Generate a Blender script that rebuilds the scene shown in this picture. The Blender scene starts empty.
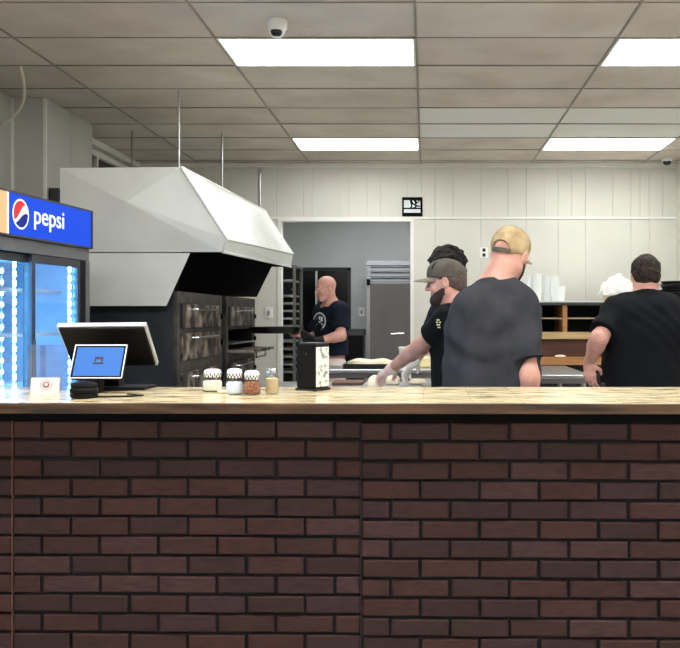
import bpy, bmesh, math, random
import numpy as np
from mathutils import Vector, Matrix
from mathutils.bvhtree import BVHTree

random.seed(7)
scene = bpy.context.scene
COL = scene.collection
F = 900.0
VX, VY = 426.0, 317.0
CZ = 1.365


def P(px, py, d):
    return Vector(((px - VX) / F * d, d, CZ + (VY - py) / F * d))


def lin(c):
    out = []
    for v in c:
        v = v / 255.0
        out.append(v / 12.92 if v <= 0.04045 else ((v + 0.055) / 1.055) ** 2.4)
    return (out[0], out[1], out[2], 1.0)


# ---------------------------------------------------------------- materials
def nodes_of(name):
    m = bpy.data.materials.new(name)
    m.use_nodes = True
    nt = m.node_tree
    b = nt.nodes['Principled BSDF']
    return m, nt, b


def mat(name, c1, c2=None, rough=0.5, metal=0.0, scale=6.0, bump=0.0, bscale=None, stretch=(1, 1, 1),
        detail=4.0, spec=0.5, contrast=(0.35, 0.65), sheen=0.0, rough2=None):
    m, nt, b = nodes_of(name)
    b.inputs['Roughness'].default_value = rough
    b.inputs['Metallic'].default_value = metal
    b.inputs['Specular IOR Level'].default_value = spec
    if sheen:
        b.inputs['Sheen Weight'].default_value = sheen
    tc = nt.nodes.new('ShaderNodeTexCoord')
    mp = nt.nodes.new('ShaderNodeMapping')
    mp.inputs['Scale'].default_value = stretch
    nt.links.new(tc.outputs['Object'], mp.inputs['Vector'])
    if c2 is None:
        c2 = tuple(min(255, v * 1.06) for v in c1)
    nz = nt.nodes.new('ShaderNodeTexNoise')
    nz.inputs['Scale'].default_value = scale
    nz.inputs['Detail'].default_value = detail
    nt.links.new(mp.outputs['Vector'], nz.inputs['Vector'])
    rp = nt.nodes.new('ShaderNodeValToRGB')
    rp.color_ramp.elements[0].position = contrast[0]
    rp.color_ramp.elements[1].position = contrast[1]
    rp.color_ramp.elements[0].color = lin(c1)
    rp.color_ramp.elements[1].color = lin(c2)
    nt.links.new(nz.outputs['Fac'], rp.inputs['Fac'])
    nt.links.new(rp.outputs['Color'], b.inputs['Base Color'])
    if rough2 is not None:
        mr = nt.nodes.new('ShaderNodeMapRange')
        mr.inputs['To Min'].default_value = rough
        mr.inputs['To Max'].default_value = rough2
        nt.links.new(nz.outputs['Fac'], mr.inputs['Value'])
        nt.links.new(mr.outputs['Result'], b.inputs['Roughness'])
    if bump:
        n2 = nt.nodes.new('ShaderNodeTexNoise')
        n2.inputs['Scale'].default_value = bscale or scale * 4
        n2.inputs['Detail'].default_value = 3
        nt.links.new(mp.outputs['Vector'], n2.inputs['Vector'])
        bp = nt.nodes.new('ShaderNodeBump')
        bp.inputs['Strength'].default_value = bump
        bp.inputs['Distance'].default_value = 0.01
        nt.links.new(n2.outputs['Fac'], bp.inputs['Height'])
        nt.links.new(bp.outputs['Normal'], b.inputs['Normal'])
    return m


def emit(name, c, strength, rough=0.25):
    m, nt, b = nodes_of(name)
    k = lin(c)
    b.inputs['Base Color'].default_value = (k[0] * 0.12, k[1] * 0.12, k[2] * 0.12, 1)
    b.inputs['Emission Color'].default_value = lin(c)
    b.inputs['Emission Strength'].default_value = strength
    b.inputs['Roughness'].default_value = max(rough, 0.5)
    b.inputs['Specular IOR Level'].default_value = 0.15
    return m


def glassy(name, tint=(245, 250, 250), gloss=0.08, rough=0.03):
    """thin clear sheet: see-through with a fresnel reflection"""
    m = bpy.data.materials.new(name)
    m.use_nodes = True
    nt = m.node_tree
    nt.nodes.clear()
    out = nt.nodes.new('ShaderNodeOutputMaterial')
    tr = nt.nodes.new('ShaderNodeBsdfTransparent')
    tr.inputs['Color'].default_value = lin(tint)
    gl = nt.nodes.new('ShaderNodeBsdfGlossy')
    gl.inputs['Roughness'].default_value = rough
    lw = nt.nodes.new('ShaderNodeLayerWeight')
    lw.inputs['Blend'].default_value = 0.5
    pw = nt.nodes.new('ShaderNodeMath')
    pw.operation = 'POWER'
    pw.inputs[1].default_value = 5.0
    nt.links.new(lw.outputs['Facing'], pw.inputs[0])
    ad = nt.nodes.new('ShaderNodeMath')
    ad.operation = 'MULTIPLY_ADD'
    ad.use_clamp = True
    ad.inputs[1].default_value = 0.6
    ad.inputs[2].default_value = gloss
    mx = nt.nodes.new('ShaderNodeMixShader')
    nt.links.new(pw.outputs[0], ad.inputs[0])
    nt.links.new(ad.outputs[0], mx.inputs['Fac'])
    nt.links.new(tr.outputs[0], mx.inputs[1])
    nt.links.new(gl.outputs[0], mx.inputs[2])
    nt.links.new(mx.outputs[0], out.inputs['Surface'])
    return m


def brick_mat():
    m, nt, b = nodes_of('brick_red_brown')
    g = nt.nodes.new('ShaderNodeNewGeometry')
    rp = nt.nodes.new('ShaderNodeValToRGB')
    cr = rp.color_ramp
    cr.interpolation = 'CONSTANT'
    cols = [(60, 38, 34), (54, 36, 34), (65, 41, 36), (57, 38, 39), (62, 38, 33), (52, 34, 32), (66, 45, 44), (58, 37, 33)]
    cr.elements[0].color = lin(cols[0])
    cr.elements[1].position = 1 / 8
    cr.elements[1].color = lin(cols[1])
    for i in range(2, 8):
        e = cr.elements.new(i / 8)
        e.color = lin(cols[i])
    nt.links.new(g.outputs['Random Per Island'], rp.inputs['Fac'])
    tc = nt.nodes.new('ShaderNodeTexCoord')
    nz = nt.nodes.new('ShaderNodeTexNoise')
    nz.inputs['Scale'].default_value = 45
    nz.inputs['Detail'].default_value = 6
    mp = nt.nodes.new('ShaderNodeMapping')
    mp.inputs['Scale'].default_value = (0.5, 1, 1.6)
    nt.links.new(tc.outputs['Object'], mp.inputs['Vector'])
    nt.links.new(mp.outputs['Vector'], nz.inputs['Vector'])
    mx = nt.nodes.new('ShaderNodeMix')
    mx.data_type = 'RGBA'
    mx.blend_type = 'MULTIPLY'
    mx.inputs['Factor'].default_value = 0.55
    r2 = nt.nodes.new('ShaderNodeValToRGB')
    r2.color_ramp.elements[0].position = 0.3
    r2.color_ramp.elements[0].color = (0.45, 0.42, 0.42, 1)
    r2.color_ramp.elements[1].position = 0.62
    r2.color_ramp.elements[1].color = (1.15, 1.12, 1.1, 1)
    nt.links.new(nz.outputs['Fac'], r2.inputs['Fac'])
    nt.links.new(rp.outputs['Color'], mx.inputs['A'])
    nt.links.new(r2.outputs['Color'], mx.inputs['B'])
    nt.links.new(mx.outputs['Result'], b.inputs['Base Color'])
    b.inputs['Roughness'].default_value = 0.8
    b.inputs['Specular IOR Level'].default_value = 0.3
    bp = nt.nodes.new('ShaderNodeBump')
    bp.inputs['Strength'].default_value = 0.4
    bp.inputs['Distance'].default_value = 0.004
    nt.links.new(nz.outputs['Fac'], bp.inputs['Height'])
    nt.links.new(bp.outputs['Normal'], b.inputs['Normal'])
    return m


def plank_mat():
    """glossy sealed counter of narrow light boards with darker streaks"""
    m, nt, b = nodes_of('sealed_wood_boards')
    tc = nt.nodes.new('ShaderNodeTexCoord')
    br = nt.nodes.new('ShaderNodeTexBrick')
    br.inputs['Scale'].default_value = 1.0
    br.inputs['Brick Width'].default_value = 0.34
    br.inputs['Row Height'].default_value = 0.045
    br.inputs['Mortar Size'].default_value = 0.0012
    br.inputs['Mortar'].default_value = lin((120, 90, 55))
    br.inputs['Color1'].default_value = lin((226, 213, 172))
    br.inputs['Color2'].default_value = lin((186, 166, 124))
    br.inputs['Bias'].default_value = -0.25
    nt.links.new(tc.outputs['Object'], br.inputs['Vector'])
    mp = nt.nodes.new('ShaderNodeMapping')
    mp.inputs['Scale'].default_value = (5.0, 34, 1)
    nt.links.new(tc.outputs['Object'], mp.inputs['Vector'])
    nz = nt.nodes.new('ShaderNodeTexNoise')
    nz.inputs['Scale'].default_value = 1.6
    nz.inputs['Detail'].default_value = 5
    nt.links.new(mp.outputs['Vector'], nz.inputs['Vector'])
    rp = nt.nodes.new('ShaderNodeValToRGB')
    rp.color_ramp.elements[0].position = 0.34
    rp.color_ramp.elements[0].color = (0.22, 0.17, 0.12, 1)
    rp.color_ramp.elements[1].position = 0.50
    rp.color_ramp.elements[1].color = (1, 1, 1, 1)
    nt.links.new(nz.outputs['Fac'], rp.inputs['Fac'])
    mx = nt.nodes.new('ShaderNodeMix')
    mx.data_type = 'RGBA'
    mx.blend_type = 'MULTIPLY'
    mx.inputs['Factor'].default_value = 0.95
    nt.links.new(br.outputs['Color'], mx.inputs['A'])
    nt.links.new(rp.outputs['Color'], mx.inputs['B'])
    nt.links.new(mx.outputs['Result'], b.inputs['Base Color'])
    b.inputs['Roughness'].default_value = 0.17
    b.inputs['Specular IOR Level'].default_value = 0.4
    return m


def tile_mat(name, c1, c2, var):
    """ceiling tile: speckled, each tile its own tone, water-stained"""
    m, nt, b = nodes_of(name)
    g = nt.nodes.new('ShaderNodeNewGeometry')
    rp = nt.nodes.new('ShaderNodeValToRGB')
    rp.color_ramp.elements[0].color = lin(c1)
    rp.color_ramp.elements[1].color = lin(c2)
    nt.links.new(g.outputs['Random Per Island'], rp.inputs['Fac'])
    tc = nt.nodes.new('ShaderNodeTexCoord')
    nz = nt.nodes.new('ShaderNodeTexNoise')
    nz.inputs['Scale'].default_value = 2.2
    nz.inputs['Detail'].default_value = 6
    nt.links.new(tc.outputs['Object'], nz.inputs['Vector'])
    r2 = nt.nodes.new('ShaderNodeValToRGB')
    r2.color_ramp.elements[0].position = 0.35
    r2.color_ramp.elements[0].color = (1 - var, 1 - var * 1.1, 1 - var * 1.25, 1)
    r2.color_ramp.elements[1].position = 0.6
    r2.color_ramp.elements[1].color = (1, 1, 1, 1)
    nt.links.new(nz.outputs['Fac'], r2.inputs['Fac'])
    mx = nt.nodes.new('ShaderNodeMix')
    mx.data_type = 'RGBA'
    mx.blend_type = 'MULTIPLY'
    mx.inputs['Factor'].default_value = 1.0
    nt.links.new(rp.outputs['Color'], mx.inputs['A'])
    nt.links.new(r2.outputs['Color'], mx.inputs['B'])
    nt.links.new(mx.outputs['Result'], b.inputs['Base Color'])
    b.inputs['Roughness'].default_value = 0.9
    n2 = nt.nodes.new('ShaderNodeTexNoise')
    n2.inputs['Scale'].default_value = 160
    nt.links.new(tc.outputs['Object'], n2.inputs['Vector'])
    bp = nt.nodes.new('ShaderNodeBump')
    bp.inputs['Strength'].default_value = 0.25
    bp.inputs['Distance'].default_value = 0.003
    nt.links.new(n2.outputs['Fac'], bp.inputs['Height'])
    nt.links.new(bp.outputs['Normal'], b.inputs['Normal'])
    return m


M = {}
M['brick'] = brick_mat()
M['mortar'] = mat('dark_mortar', (24, 23, 26), (31, 29, 32), rough=0.95, scale=60, bump=0.3)
M['boards'] = plank_mat()
M['edge_wood'] = mat('dark_stained_edge', (44, 29, 19), (96, 68, 44), rough=0.45, scale=3, stretch=(1.2, 10, 14), bump=0.1)
M['shade_sign_black'] = mat('overhang_shade_sign_black', (7, 7, 8), (10, 10, 11), rough=0.8, spec=0.1)  # black of the painted overhang shade, and of the wall sign's backing
M['tile'] = tile_mat('ceiling_tile_beige', (203, 193, 181), (217, 208, 196), 0.15)
M['tile_white'] = tile_mat('ceiling_tile_new', (226, 226, 218), (232, 231, 224), 0.03)
M['grid'] = mat('ceiling_grid_metal', (132, 124, 112), (152, 143, 131), rough=0.5, scale=3)
M['wall'] = mat('painted_panel_wall', (205, 203, 193), (212, 210, 200), rough=0.65, scale=2.0, bump=0.02)
M['wall_l'] = mat('painted_left_wall', (182, 180, 173), (194, 192, 185), rough=0.7, scale=1.6)
M['wall_d'] = mat('painted_grey_wall', (176, 180, 178), (184, 188, 186), rough=0.7, scale=1.6)
M['trim_white'] = mat('white_trim_paint', (225, 224, 216), (232, 231, 224), rough=0.45)
M['floor'] = mat('pale_bounce_tile_floor', (196, 194, 190), (206, 204, 200), rough=0.5, scale=5, bump=0.05)  # floor out of view, paled to bounce light up to the ceiling
M['steel'] = mat('brushed_steel', (172, 174, 176), (196, 198, 200), rough=0.32, metal=0.95, scale=14, stretch=(0.4, 0.4, 6))
M['steel_dark'] = mat('dull_fridge_steel', (116, 112, 110), (128, 124, 122), rough=0.42, metal=0.7, scale=2, stretch=(1, 1, 0.4))
M['louvre'] = mat('grey_louvre', (98, 101, 104), (106, 109, 112), rough=0.5, metal=0.4)
M['hood'] = mat('galvanised_hood_sheet', (206, 209, 204), (216, 219, 214), rough=0.45, metal=0.05, scale=3, bump=0.02, bscale=2.0)
M['lining_dark'] = mat('near_black_lining', (14, 14, 17), (26, 26, 30), rough=0.6, scale=5)  # near-black colour for the inner faces of the hood
M['oven_body'] = mat('black_oven_enamel', (24, 28, 34), (42, 45, 50), rough=0.42, scale=4, bump=0.03)
M['oven_frame'] = mat('worn_oven_frame', (52, 50, 48), (92, 88, 82), rough=0.45, metal=0.6, scale=9)
M['oven_door'] = mat('scorched_steel_door', (66, 58, 53), (206, 192, 178), rough=0.3, metal=0.85, scale=7, stretch=(1, 1.2, 1.1), contrast=(0.44, 0.66), rough2=0.5)
M['chrome'] = mat('chrome', (215, 216, 218), (228, 229, 230), rough=0.15, metal=1.0)
M['black'] = mat('black_plastic', (9, 9, 11), (13, 13, 15), rough=0.5, spec=0.15)
M['black_gloss'] = mat('black_gloss', (8, 8, 10), (13, 13, 16), rough=0.15)
M['iron'] = mat('black_seasoned_pan', (17, 17, 18), (36, 35, 35), rough=0.35, metal=0.3, scale=12)
M['silver'] = mat('silver_plastic', (205, 207, 210), (215, 217, 220), rough=0.3, metal=0.5)
M['grey_metal'] = mat('cooler_grey_metal', (96, 98, 102), (108, 110, 114), rough=0.4, metal=0.4)
M['dark_grey'] = mat('cooler_dark_frame', (36, 38, 44), (46, 48, 54), rough=0.4)
M['cooler_in'] = mat('cooler_white_liner', (188, 206, 226), (204, 220, 238), rough=0.35)
M['glass'] = glassy('clear_glass', (240, 246, 250), 0.05)
M['glass_dark'] = mat('night_window_glass', (14, 16, 20), (20, 23, 28), rough=0.08)
M['acrylic'] = glassy('clear_acrylic', (246, 250, 254), 0.12, 0.1)
M['led'] = emit('cool_led', (110, 190, 255), 85.0)
M['sign_blue'] = emit('backlit_blue', (4, 72, 220), 0.85)
M['sign_white'] = emit('backlit_white', (240, 244, 255), 1.1)
M['sign_red'] = emit('backlit_red', (214, 52, 52), 0.9)
M['sign_navy'] = emit('backlit_navy', (20, 34, 140), 0.8)
M['sign_pale'] = emit('backlit_pale_blue', (130, 176, 240), 0.9)
M['sign_orange'] = emit('backlit_orange', (246, 178, 130), 1.0)
M['screen'] = emit('lit_blue_screen', (70, 132, 218), 0.75, 0.2)
M['ink'] = mat('dark_ink', (28, 28, 34), (34, 34, 40), rough=0.6)
M['ink_grey'] = mat('grey_ink', (150, 156, 152), (170, 175, 170), rough=0.8)
M['white'] = mat('white_plastic', (232, 232, 228), (238, 238, 234), rough=0.45)
M['paper'] = mat('printed_paper', (206, 208, 202), (112, 120, 114), rough=0.8, scale=48, contrast=(0.52, 0.66), detail=2)
M['card'] = mat('white_card', (206, 200, 202), (212, 206, 208), rough=0.7)
M['emblem'] = mat('brown_red_ink', (150, 88, 76), (170, 104, 90), rough=0.7)
M['skin'] = mat('skin_warm', (192, 141, 124), (206, 158, 141), rough=0.5, scale=14, spec=0.35)
M['skin_red'] = mat('skin_ruddy', (198, 143, 129), (212, 163, 150), rough=0.5, scale=16, spec=0.35)
M['skin_tan'] = mat('skin_tan', (204, 150, 126), (216, 166, 142), rough=0.5, scale=14, spec=0.35)
M['lips'] = mat('lips', (186, 112, 104), (194, 122, 114), rough=0.5)
M['shirt_grey'] = mat('charcoal_cotton', (48, 49, 54), (57, 58, 63), rough=0.9, scale=9, bump=0.25, bscale=14, spec=0.15)
M['shirt_black'] = mat('black_cotton', (15, 17, 20), (20, 22, 26), rough=0.9, scale=9, bump=0.25, bscale=12, spec=0.15)
M['shirt_navy'] = mat('navy_cotton', (20, 25, 38), (26, 32, 46), rough=0.9, scale=9, bump=0.25, bscale=12, spec=0.15)
M['shirt_jet'] = mat('jet_cotton', (14, 15, 17), (19, 20, 22), rough=0.9, scale=9, bump=0.2, bscale=12, spec=0.15)
M['denim'] = mat('dark_trousers', (40, 44, 56), (54, 58, 70), rough=0.9, scale=20, bump=0.2)
M['khaki_cloth'] = mat('pale_trousers', (222, 206, 196), (232, 218, 208), rough=0.9, scale=16, bump=0.2)
M['shoe'] = mat('black_shoe', (22, 22, 24), (32, 32, 34), rough=0.5)
M['cap_khaki'] = mat('faded_khaki_cap', (152, 128, 92), (184, 162, 122), rough=0.9, scale=14, bump=0.2, contrast=(0.4, 0.6))
M['cap_olive'] = mat('dark_olive_cap', (80, 74, 64), (98, 92, 82), rough=0.9, scale=14, bump=0.2)
M['cap_brim'] = mat('grey_olive_brim', (122, 116, 100), (136, 130, 114), rough=0.9, scale=12)
M['strap'] = mat('olive_strap', (70, 70, 56), (84, 84, 68), rough=0.8)
M['hair_black'] = mat('black_hair', (16, 14, 14), (38, 33, 31), spec=0.25, rough=0.8, scale=50, bump=0.8, bscale=70)
M['hair_brown'] = mat('dark_brown_hair', (22, 17, 15), (62, 49, 42), spec=0.25, rough=0.75, scale=45, bump=0.8, bscale=60)
M['hair_short'] = mat('short_dark_hair', (70, 56, 48), (104, 86, 74), rough=0.8, scale=90, bump=0.4)
M['beard'] = mat('dark_beard', (36, 28, 25), (66, 52, 46), rough=0.8, scale=90, bump=0.6, bscale=120)
M['eye_white'] = mat('eye', (225, 220, 214), (230, 226, 220), rough=0.2)
M['glove'] = mat('white_vinyl_glove', (232, 230, 226), (240, 238, 236), rough=0.35, scale=25, bump=0.3)
M['glove_clear'] = mat('clear_vinyl_glove', (234, 196, 182), (240, 216, 206), rough=0.3, scale=25, bump=0.3)
M['mitt'] = mat('black_oven_mitt', (18, 17, 18), (34, 30, 28), rough=0.85, scale=20, bump=0.3)
M['print'] = mat('white_shirt_print', (206, 214, 216), (222, 228, 230), rough=0.9)
M['print_gold'] = mat('pale_gold_print', (196, 190, 140), (210, 206, 160), rough=0.9)
M['dough'] = mat('raw_dough', (240, 228, 198), (248, 238, 214), rough=0.6, scale=12, bump=0.1)
M['cheese'] = mat('pale_cheese', (232, 214, 156), (242, 228, 178), rough=0.6, scale=30, bump=0.4)
M['wood_new'] = mat('orange_pine', (176, 118, 66), (204, 148, 92), rough=0.55, scale=2.2, stretch=(1.5, 8, 14))
M['wood_pale'] = mat('pale_pine', (200, 166, 116), (218, 188, 140), rough=0.55, scale=2.2, stretch=(1.5, 8, 14))
M['wood_dark'] = mat('red_brown_board', (78, 46, 34), (98, 60, 46), rough=0.6, scale=2.4, stretch=(1.5, 6, 10))
M['cubby'] = mat('cubby_black', (22, 22, 24), (32, 31, 32), rough=0.6)
M['shelf_top'] = mat('dark_green_edge', (48, 58, 56), (62, 72, 70), rough=0.5)
M['cup'] = mat('white_foam_cup', (234, 238, 236), (240, 243, 242), rough=0.6)
M['cloth'] = mat('white_cloth', (206, 205, 202), (218, 217, 214), rough=0.9, scale=14, bump=0.3)
M['box_card'] = mat('brown_cardboard', (188, 164, 130), (200, 178, 146), rough=0.8)
M['tub'] = mat('cloudy_tub', (206, 210, 204), (218, 221, 216), rough=0.35)
M['cheese_powder'] = mat('grated_parmesan', (236, 228, 196), (246, 240, 216), rough=0.9, scale=120, bump=0.5)
M['salt'] = mat('white_powder', (236, 238, 240), (246, 247, 248), rough=0.9, scale=120, bump=0.3)
M['chili'] = mat('red_pepper_flakes', (128, 52, 30), (196, 128, 84), rough=0.8, scale=130, bump=0.8, detail=2)
M['spice'] = mat('tan_spice', (204, 172, 122), (216, 188, 142), rough=0.9, scale=120, bump=0.3)
M['copper'] = mat('pale_cable', (226, 218, 198), (232, 226, 208), rough=0.5)


# ---------------------------------------------------------------- mesh helper
class MB:
    def __init__(s):
        s.v = []
        s.f = []
        s.m = []

    def add(s, vs, fs, mi=0):
        o = len(s.v)
        s.v += [Vector(v) for v in vs]
        for f in fs:
            s.f.append(tuple(i + o for i in f))
            s.m.append(mi)
        return s

    def box(s, lo, hi, mi=0, mtx=None):
        x0, y0, z0 = lo
        x1, y1, z1 = hi
        vs = [Vector(v) for v in [(x0, y0, z0), (x1, y0, z0), (x1, y1, z0), (x0, y1, z0), (x0, y0, z1), (x1, y0, z1), (x1, y1, z1), (x0, y1, z1)]]
        if mtx is not None:
            vs = [mtx @ v for v in vs]
        return s.add(vs, [(0, 3, 2, 1), (4, 5, 6, 7), (0, 1, 5, 4), (1, 2, 6, 5), (2, 3, 7, 6), (3, 0, 4, 7)], mi)

    def lathe(s, prof, c=(0, 0, 0), n=24, mi=0, cap0=True, cap1=True, mtx=None):
        c = Vector(c)
        vs, fs = [], []
        for r, z in prof:
            for k in range(n):
                a = 2 * math.pi * k / n
                v = Vector((r * math.cos(a), r * math.sin(a), z))
                vs.append((mtx @ v if mtx is not None else v) + c)
        for i in range(len(prof) - 1):
            for k in range(n):
                fs.append((i * n + k, i * n + (k + 1) % n, (i + 1) * n + (k + 1) % n, (i + 1) * n + k))
        if cap0:
            fs.append(tuple(reversed(range(n))))
        if cap1:
            o = (len(prof) - 1) * n
            fs.append(tuple(o + k for k in range(n)))
        return s.add(vs, fs, mi)

    def tube(s, pts, r, n=10, mi=0):
        pts = [Vector(p) for p in pts]
        vs, fs = [], []
        for i, p in enumerate(pts):
            t = (pts[min(i + 1, len(pts) - 1)] - pts[max(i - 1, 0)]).normalized()
            u = t.cross(Vector((0, 0, 1)))
            if u.length < 1e-3:
                u = t.cross(Vector((1, 0, 0)))
            u.normalize()
            w = t.cross(u)
            rr = r[i] if isinstance(r, (list, tuple)) else r
            for k in range(n):
                a = 2 * math.pi * k / n
                vs.append(p + u * rr * math.cos(a) + w * rr * math.sin(a))
        for i in range(len(pts) - 1):
            for k in range(n):
                fs.append((i * n + k, i * n + (k + 1) % n, (i + 1) * n + (k + 1) % n, (i + 1) * n + k))
        fs.append(tuple(reversed(range(n))))
        fs.append(tuple((len(pts) - 1) * n + k for k in range(n)))
        return s.add(vs, fs, mi)

    def prism(s, poly, d, mi=0):
        """extrude a planar polygon by the vector d"""
        poly = [Vector(p) for p in poly]
        d = Vector(d)
        n = len(poly)
        vs = poly + [p + d for p in poly]
        fs = [tuple(range(n)), tuple(reversed(range(n, 2 * n)))]
        for k in range(n):
            fs.append((k, n + k, n + (k + 1) % n, (k + 1) % n))
        return s.add(vs, fs, mi)

    def xf(s, mtx):
        s.v = [mtx @ v for v in s.v]
        return s


def obj(name, mb, mats, parent=None, world=True, smooth=False, bevel=0.0, fix=True):
    me = bpy.data.meshes.new(name)
    off = Vector((0, 0, 0))
    if parent is not None and world:
        p = parent
        while p is not None:
            off += p.location
            p = p.parent
    me.from_pydata([tuple(v - off) for v in mb.v], [], mb.f)
    if not isinstance(mats, (list, tuple)):
        mats = [mats]
    for m in mats:
        me.materials.append(m)
    for i, p in enumerate(me.polygons):
        p.material_index = mb.m[i]
    if fix:
        bm = bmesh.new()
        bm.from_mesh(me)
        bmesh.ops.recalc_face_normals(bm, faces=bm.faces)
        bm.to_mesh(me)
        bm.free()
    if smooth:
        for p in me.polygons:
            p.use_smooth = True
        me.set_sharp_from_angle(angle=math.radians(42))
    o = bpy.data.objects.new(name, me)
    COL.objects.link(o)
    if parent is not None:
        o.parent = parent
    if bevel:
        b = o.modifiers.new('bevel', 'BEVEL')
        b.width = bevel
        b.segments = 2
        b.limit_method = 'ANGLE'
    return o


def tag(o, label, cat, group=None):
    o['label'] = label
    o['category'] = cat
    if group:
        o['group'] = group
    return o


def thing(name, label, cat, loc=(0, 0, 0), rz=0.0, group=None):
    o = bpy.data.objects.new(name, None)
    o.empty_display_size = 0.1
    COL.objects.link(o)
    o.location = loc
    o.rotation_euler = (0, 0, rz)
    return tag(o, label, cat, group)


def struct(name, mb, mats, parent=None, **k):
    o = obj(name, mb, mats, parent, **k)
    if parent is None:
        o['kind'] = 'structure'
    return o


def dup(root, loc, rz=None, label=None, group=None):
    r = root.copy()
    COL.objects.link(r)
    r.location = loc
    if rz is not None:
        r.rotation_euler = (0, 0, rz)
    if label:
        r['label'] = label
    if group:
        r['group'] = group
    for ch in list(root.children):
        c = ch.copy()
        COL.objects.link(c)
        c.parent = r
        for g in list(ch.children):
            e = g.copy()
            COL.objects.link(e)
            e.parent = c
    return r


def text_geo(body, size, depth=0.001, offset=0.0):
    cu = bpy.data.curves.new('lettering', 'FONT')
    cu.body = body
    cu.size = size
    cu.extrude = depth
    cu.offset = offset
    cu.align_x = 'CENTER'
    o = bpy.data.objects.new('lettering', cu)
    COL.objects.link(o)
    dg = bpy.context.evaluated_depsgraph_get()
    me = bpy.data.meshes.new_from_object(o.evaluated_get(dg))
    vs = [v.co.copy() for v in me.vertices]
    fs = [tuple(p.vertices) for p in me.polygons]
    bpy.data.objects.remove(o)
    bpy.data.meshes.remove(me)
    bpy.data.curves.remove(cu)
    return vs, fs


# ================================================================= the room
XL, XR = -3.2, 2.75
YB, YF = 9.89, -2.6
ZC = 3.057
DOOR0, DOOR1, DOORZ = -1.593, -0.165, 2.42

mb = MB().box((XL - 0.2, YF - 0.2, -0.1), (XR + 0.2, 13.2, 0))
struct('floor', mb, M['floor'])

# ceiling: a slab with every tile lying in the grid
gx = [-0.06 + 1.22 * k for k in range(-3, 4)]
gy = [5.45 + 0.61 * k for k in range(-14, 8)]
lights = {}          # (col, row) cells taken by light fittings
for c in (2, 4):
    for r in (14, 19, 9, 4):
        lights[(c, r)] = 1
for c in (1, 3, 5):  # extra unseen panels added to brighten the hood and counter fronts
    lights[(c, 9)] = 1
white_cells = [(3, 17), (3, 18), (4, 17), (4, 18)]
mb = MB()
mb.box((XL - 0.1, YF - 0.1, ZC + 0.06), (XR + 0.1, YB + 0.1, ZC + 0.16))
for i in range(len(gx) - 1):
    for j in range(-1, len(gy)):
        y0 = gy[j] if j >= 0 else YF
        y1 = gy[j + 1] if j + 1 < len(gy) else YB
        x0, x1 = max(gx[i], XL), min(gx[i + 1], XR)
        if x1 - x0 < 0.02 or y1 - y0 < 0.01 or (i, j) in lights:
            continue
        t = [random.uniform(0, 0.005) for _ in range(4)]
        g = 0.004
        vs = [(x0 + g, y0 + g, ZC + t[0]), (x1 - g, y0 + g, ZC + t[1]), (x1 - g, y1 - g, ZC + t[2]), (x0 + g, y1 - g, ZC + t[3])]
        vs += [(a, b, ZC + 0.02) for a, b, _ in vs]
        mb.add(vs, [(0, 3, 2, 1), (4, 5, 6, 7), (0, 1, 5, 4), (1, 2, 6, 5), (2, 3, 7, 6), (3, 0, 4, 7)], 1 if (i, j) in white_cells else 0)
struct('ceiling', mb, [M['tile'], M['tile_white']])
mb = MB()
for x in gx:
    if XL < x < XR:
        mb.box((x - 0.007, YF, ZC - 0.004), (x + 0.007, YB, ZC + 0.004))
for y in gy:
    if y < YB - 0.02:
        mb.box((XL, y - 0.005, ZC - 0.003), (XR, y + 0.005, ZC + 0.004))
struct('trim_1', mb, M['grid'])


# walls
def grooved_wall(x0, x1, z0, z1, y, th, grooves, mi=0):
    """upright boards with v-grooves between, facing -y"""
    m = MB()
    xs = [x0] + [g for g in sorted(grooves) if x0 + 0.02 < g < x1 - 0.02] + [x1]
    prof = []
    for k, x in enumerate(xs):
        if k == 0 or k == len(xs) - 1:
            prof.append((x, y))
        else:
            prof += [(x - 0.005, y), (x, y + 0.006), (x + 0.005, y)]
    poly = [Vector((a, b, z0)) for a, b in prof] + [Vector((x1, y + th, z0)), Vector((x0, y + th, z0))]
    return m.prism(poly, (0, 0, z1 - z0))


rg = random.Random(3)
gro, x = [], XL
while x < XR:
    gro.append(x)
    x += rg.choice([0.10, 0.15, 0.15, 0.2, 0.3])
gro2 = gro[::2]
BZ = 2.453
mb = grooved_wall(XL, XR, BZ + 0.0, ZC + 0.06, YB, 0.1, gro)
for a, b in ((XL, DOOR0), (DOOR1, XR)):
    w = grooved_wall(a, b, 0, BZ, YB, 0.1, gro2)
    mb.add(w.v, w.f)
mb.box((DOOR0, YB, DOORZ), (DOOR1, YB + 0.1, BZ))
struct('wall_back', mb, M['wall'])
mb = MB().box((XL, YB - 0.012, BZ - 0.012), (XR, YB, BZ + 0.012))
mb.box((XL, YB - 0.02, ZC - 0.05), (XR, YB, ZC))
struct('trim_2', mb, M['trim_white'])
mb = MB()
mb.box((DOOR0 - 0.035, YB - 0.015, 0), (DOOR0 + 0.006, YB + 0.105, DOORZ))
mb.box((DOOR1 - 0.006, YB - 0.015, 0), (DOOR1 + 0.03, YB + 0.105, DOORZ))
mb.box((DOOR0 - 0.035, YB - 0.015, DOORZ - 0.006), (DOOR1 + 0.03, YB + 0.105, DOORZ + 0.02))
struct('trim_3', mb, M['trim_white'])

mb = MB().box((XL - 0.1, YF, 0), (XL, YB, ZC + 0.06))
struct('wall_left', mb, M['wall_l'])
mb = MB().box((XR, YF, 0), (XR + 0.1, YB, ZC + 0.06))
struct('wall_right', mb, M['wall'])
mb = MB().box((XL, YF - 0.1, 0), (XR, YF, ZC + 0.06))
struct('wall_front', mb, M['wall_l'])
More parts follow.
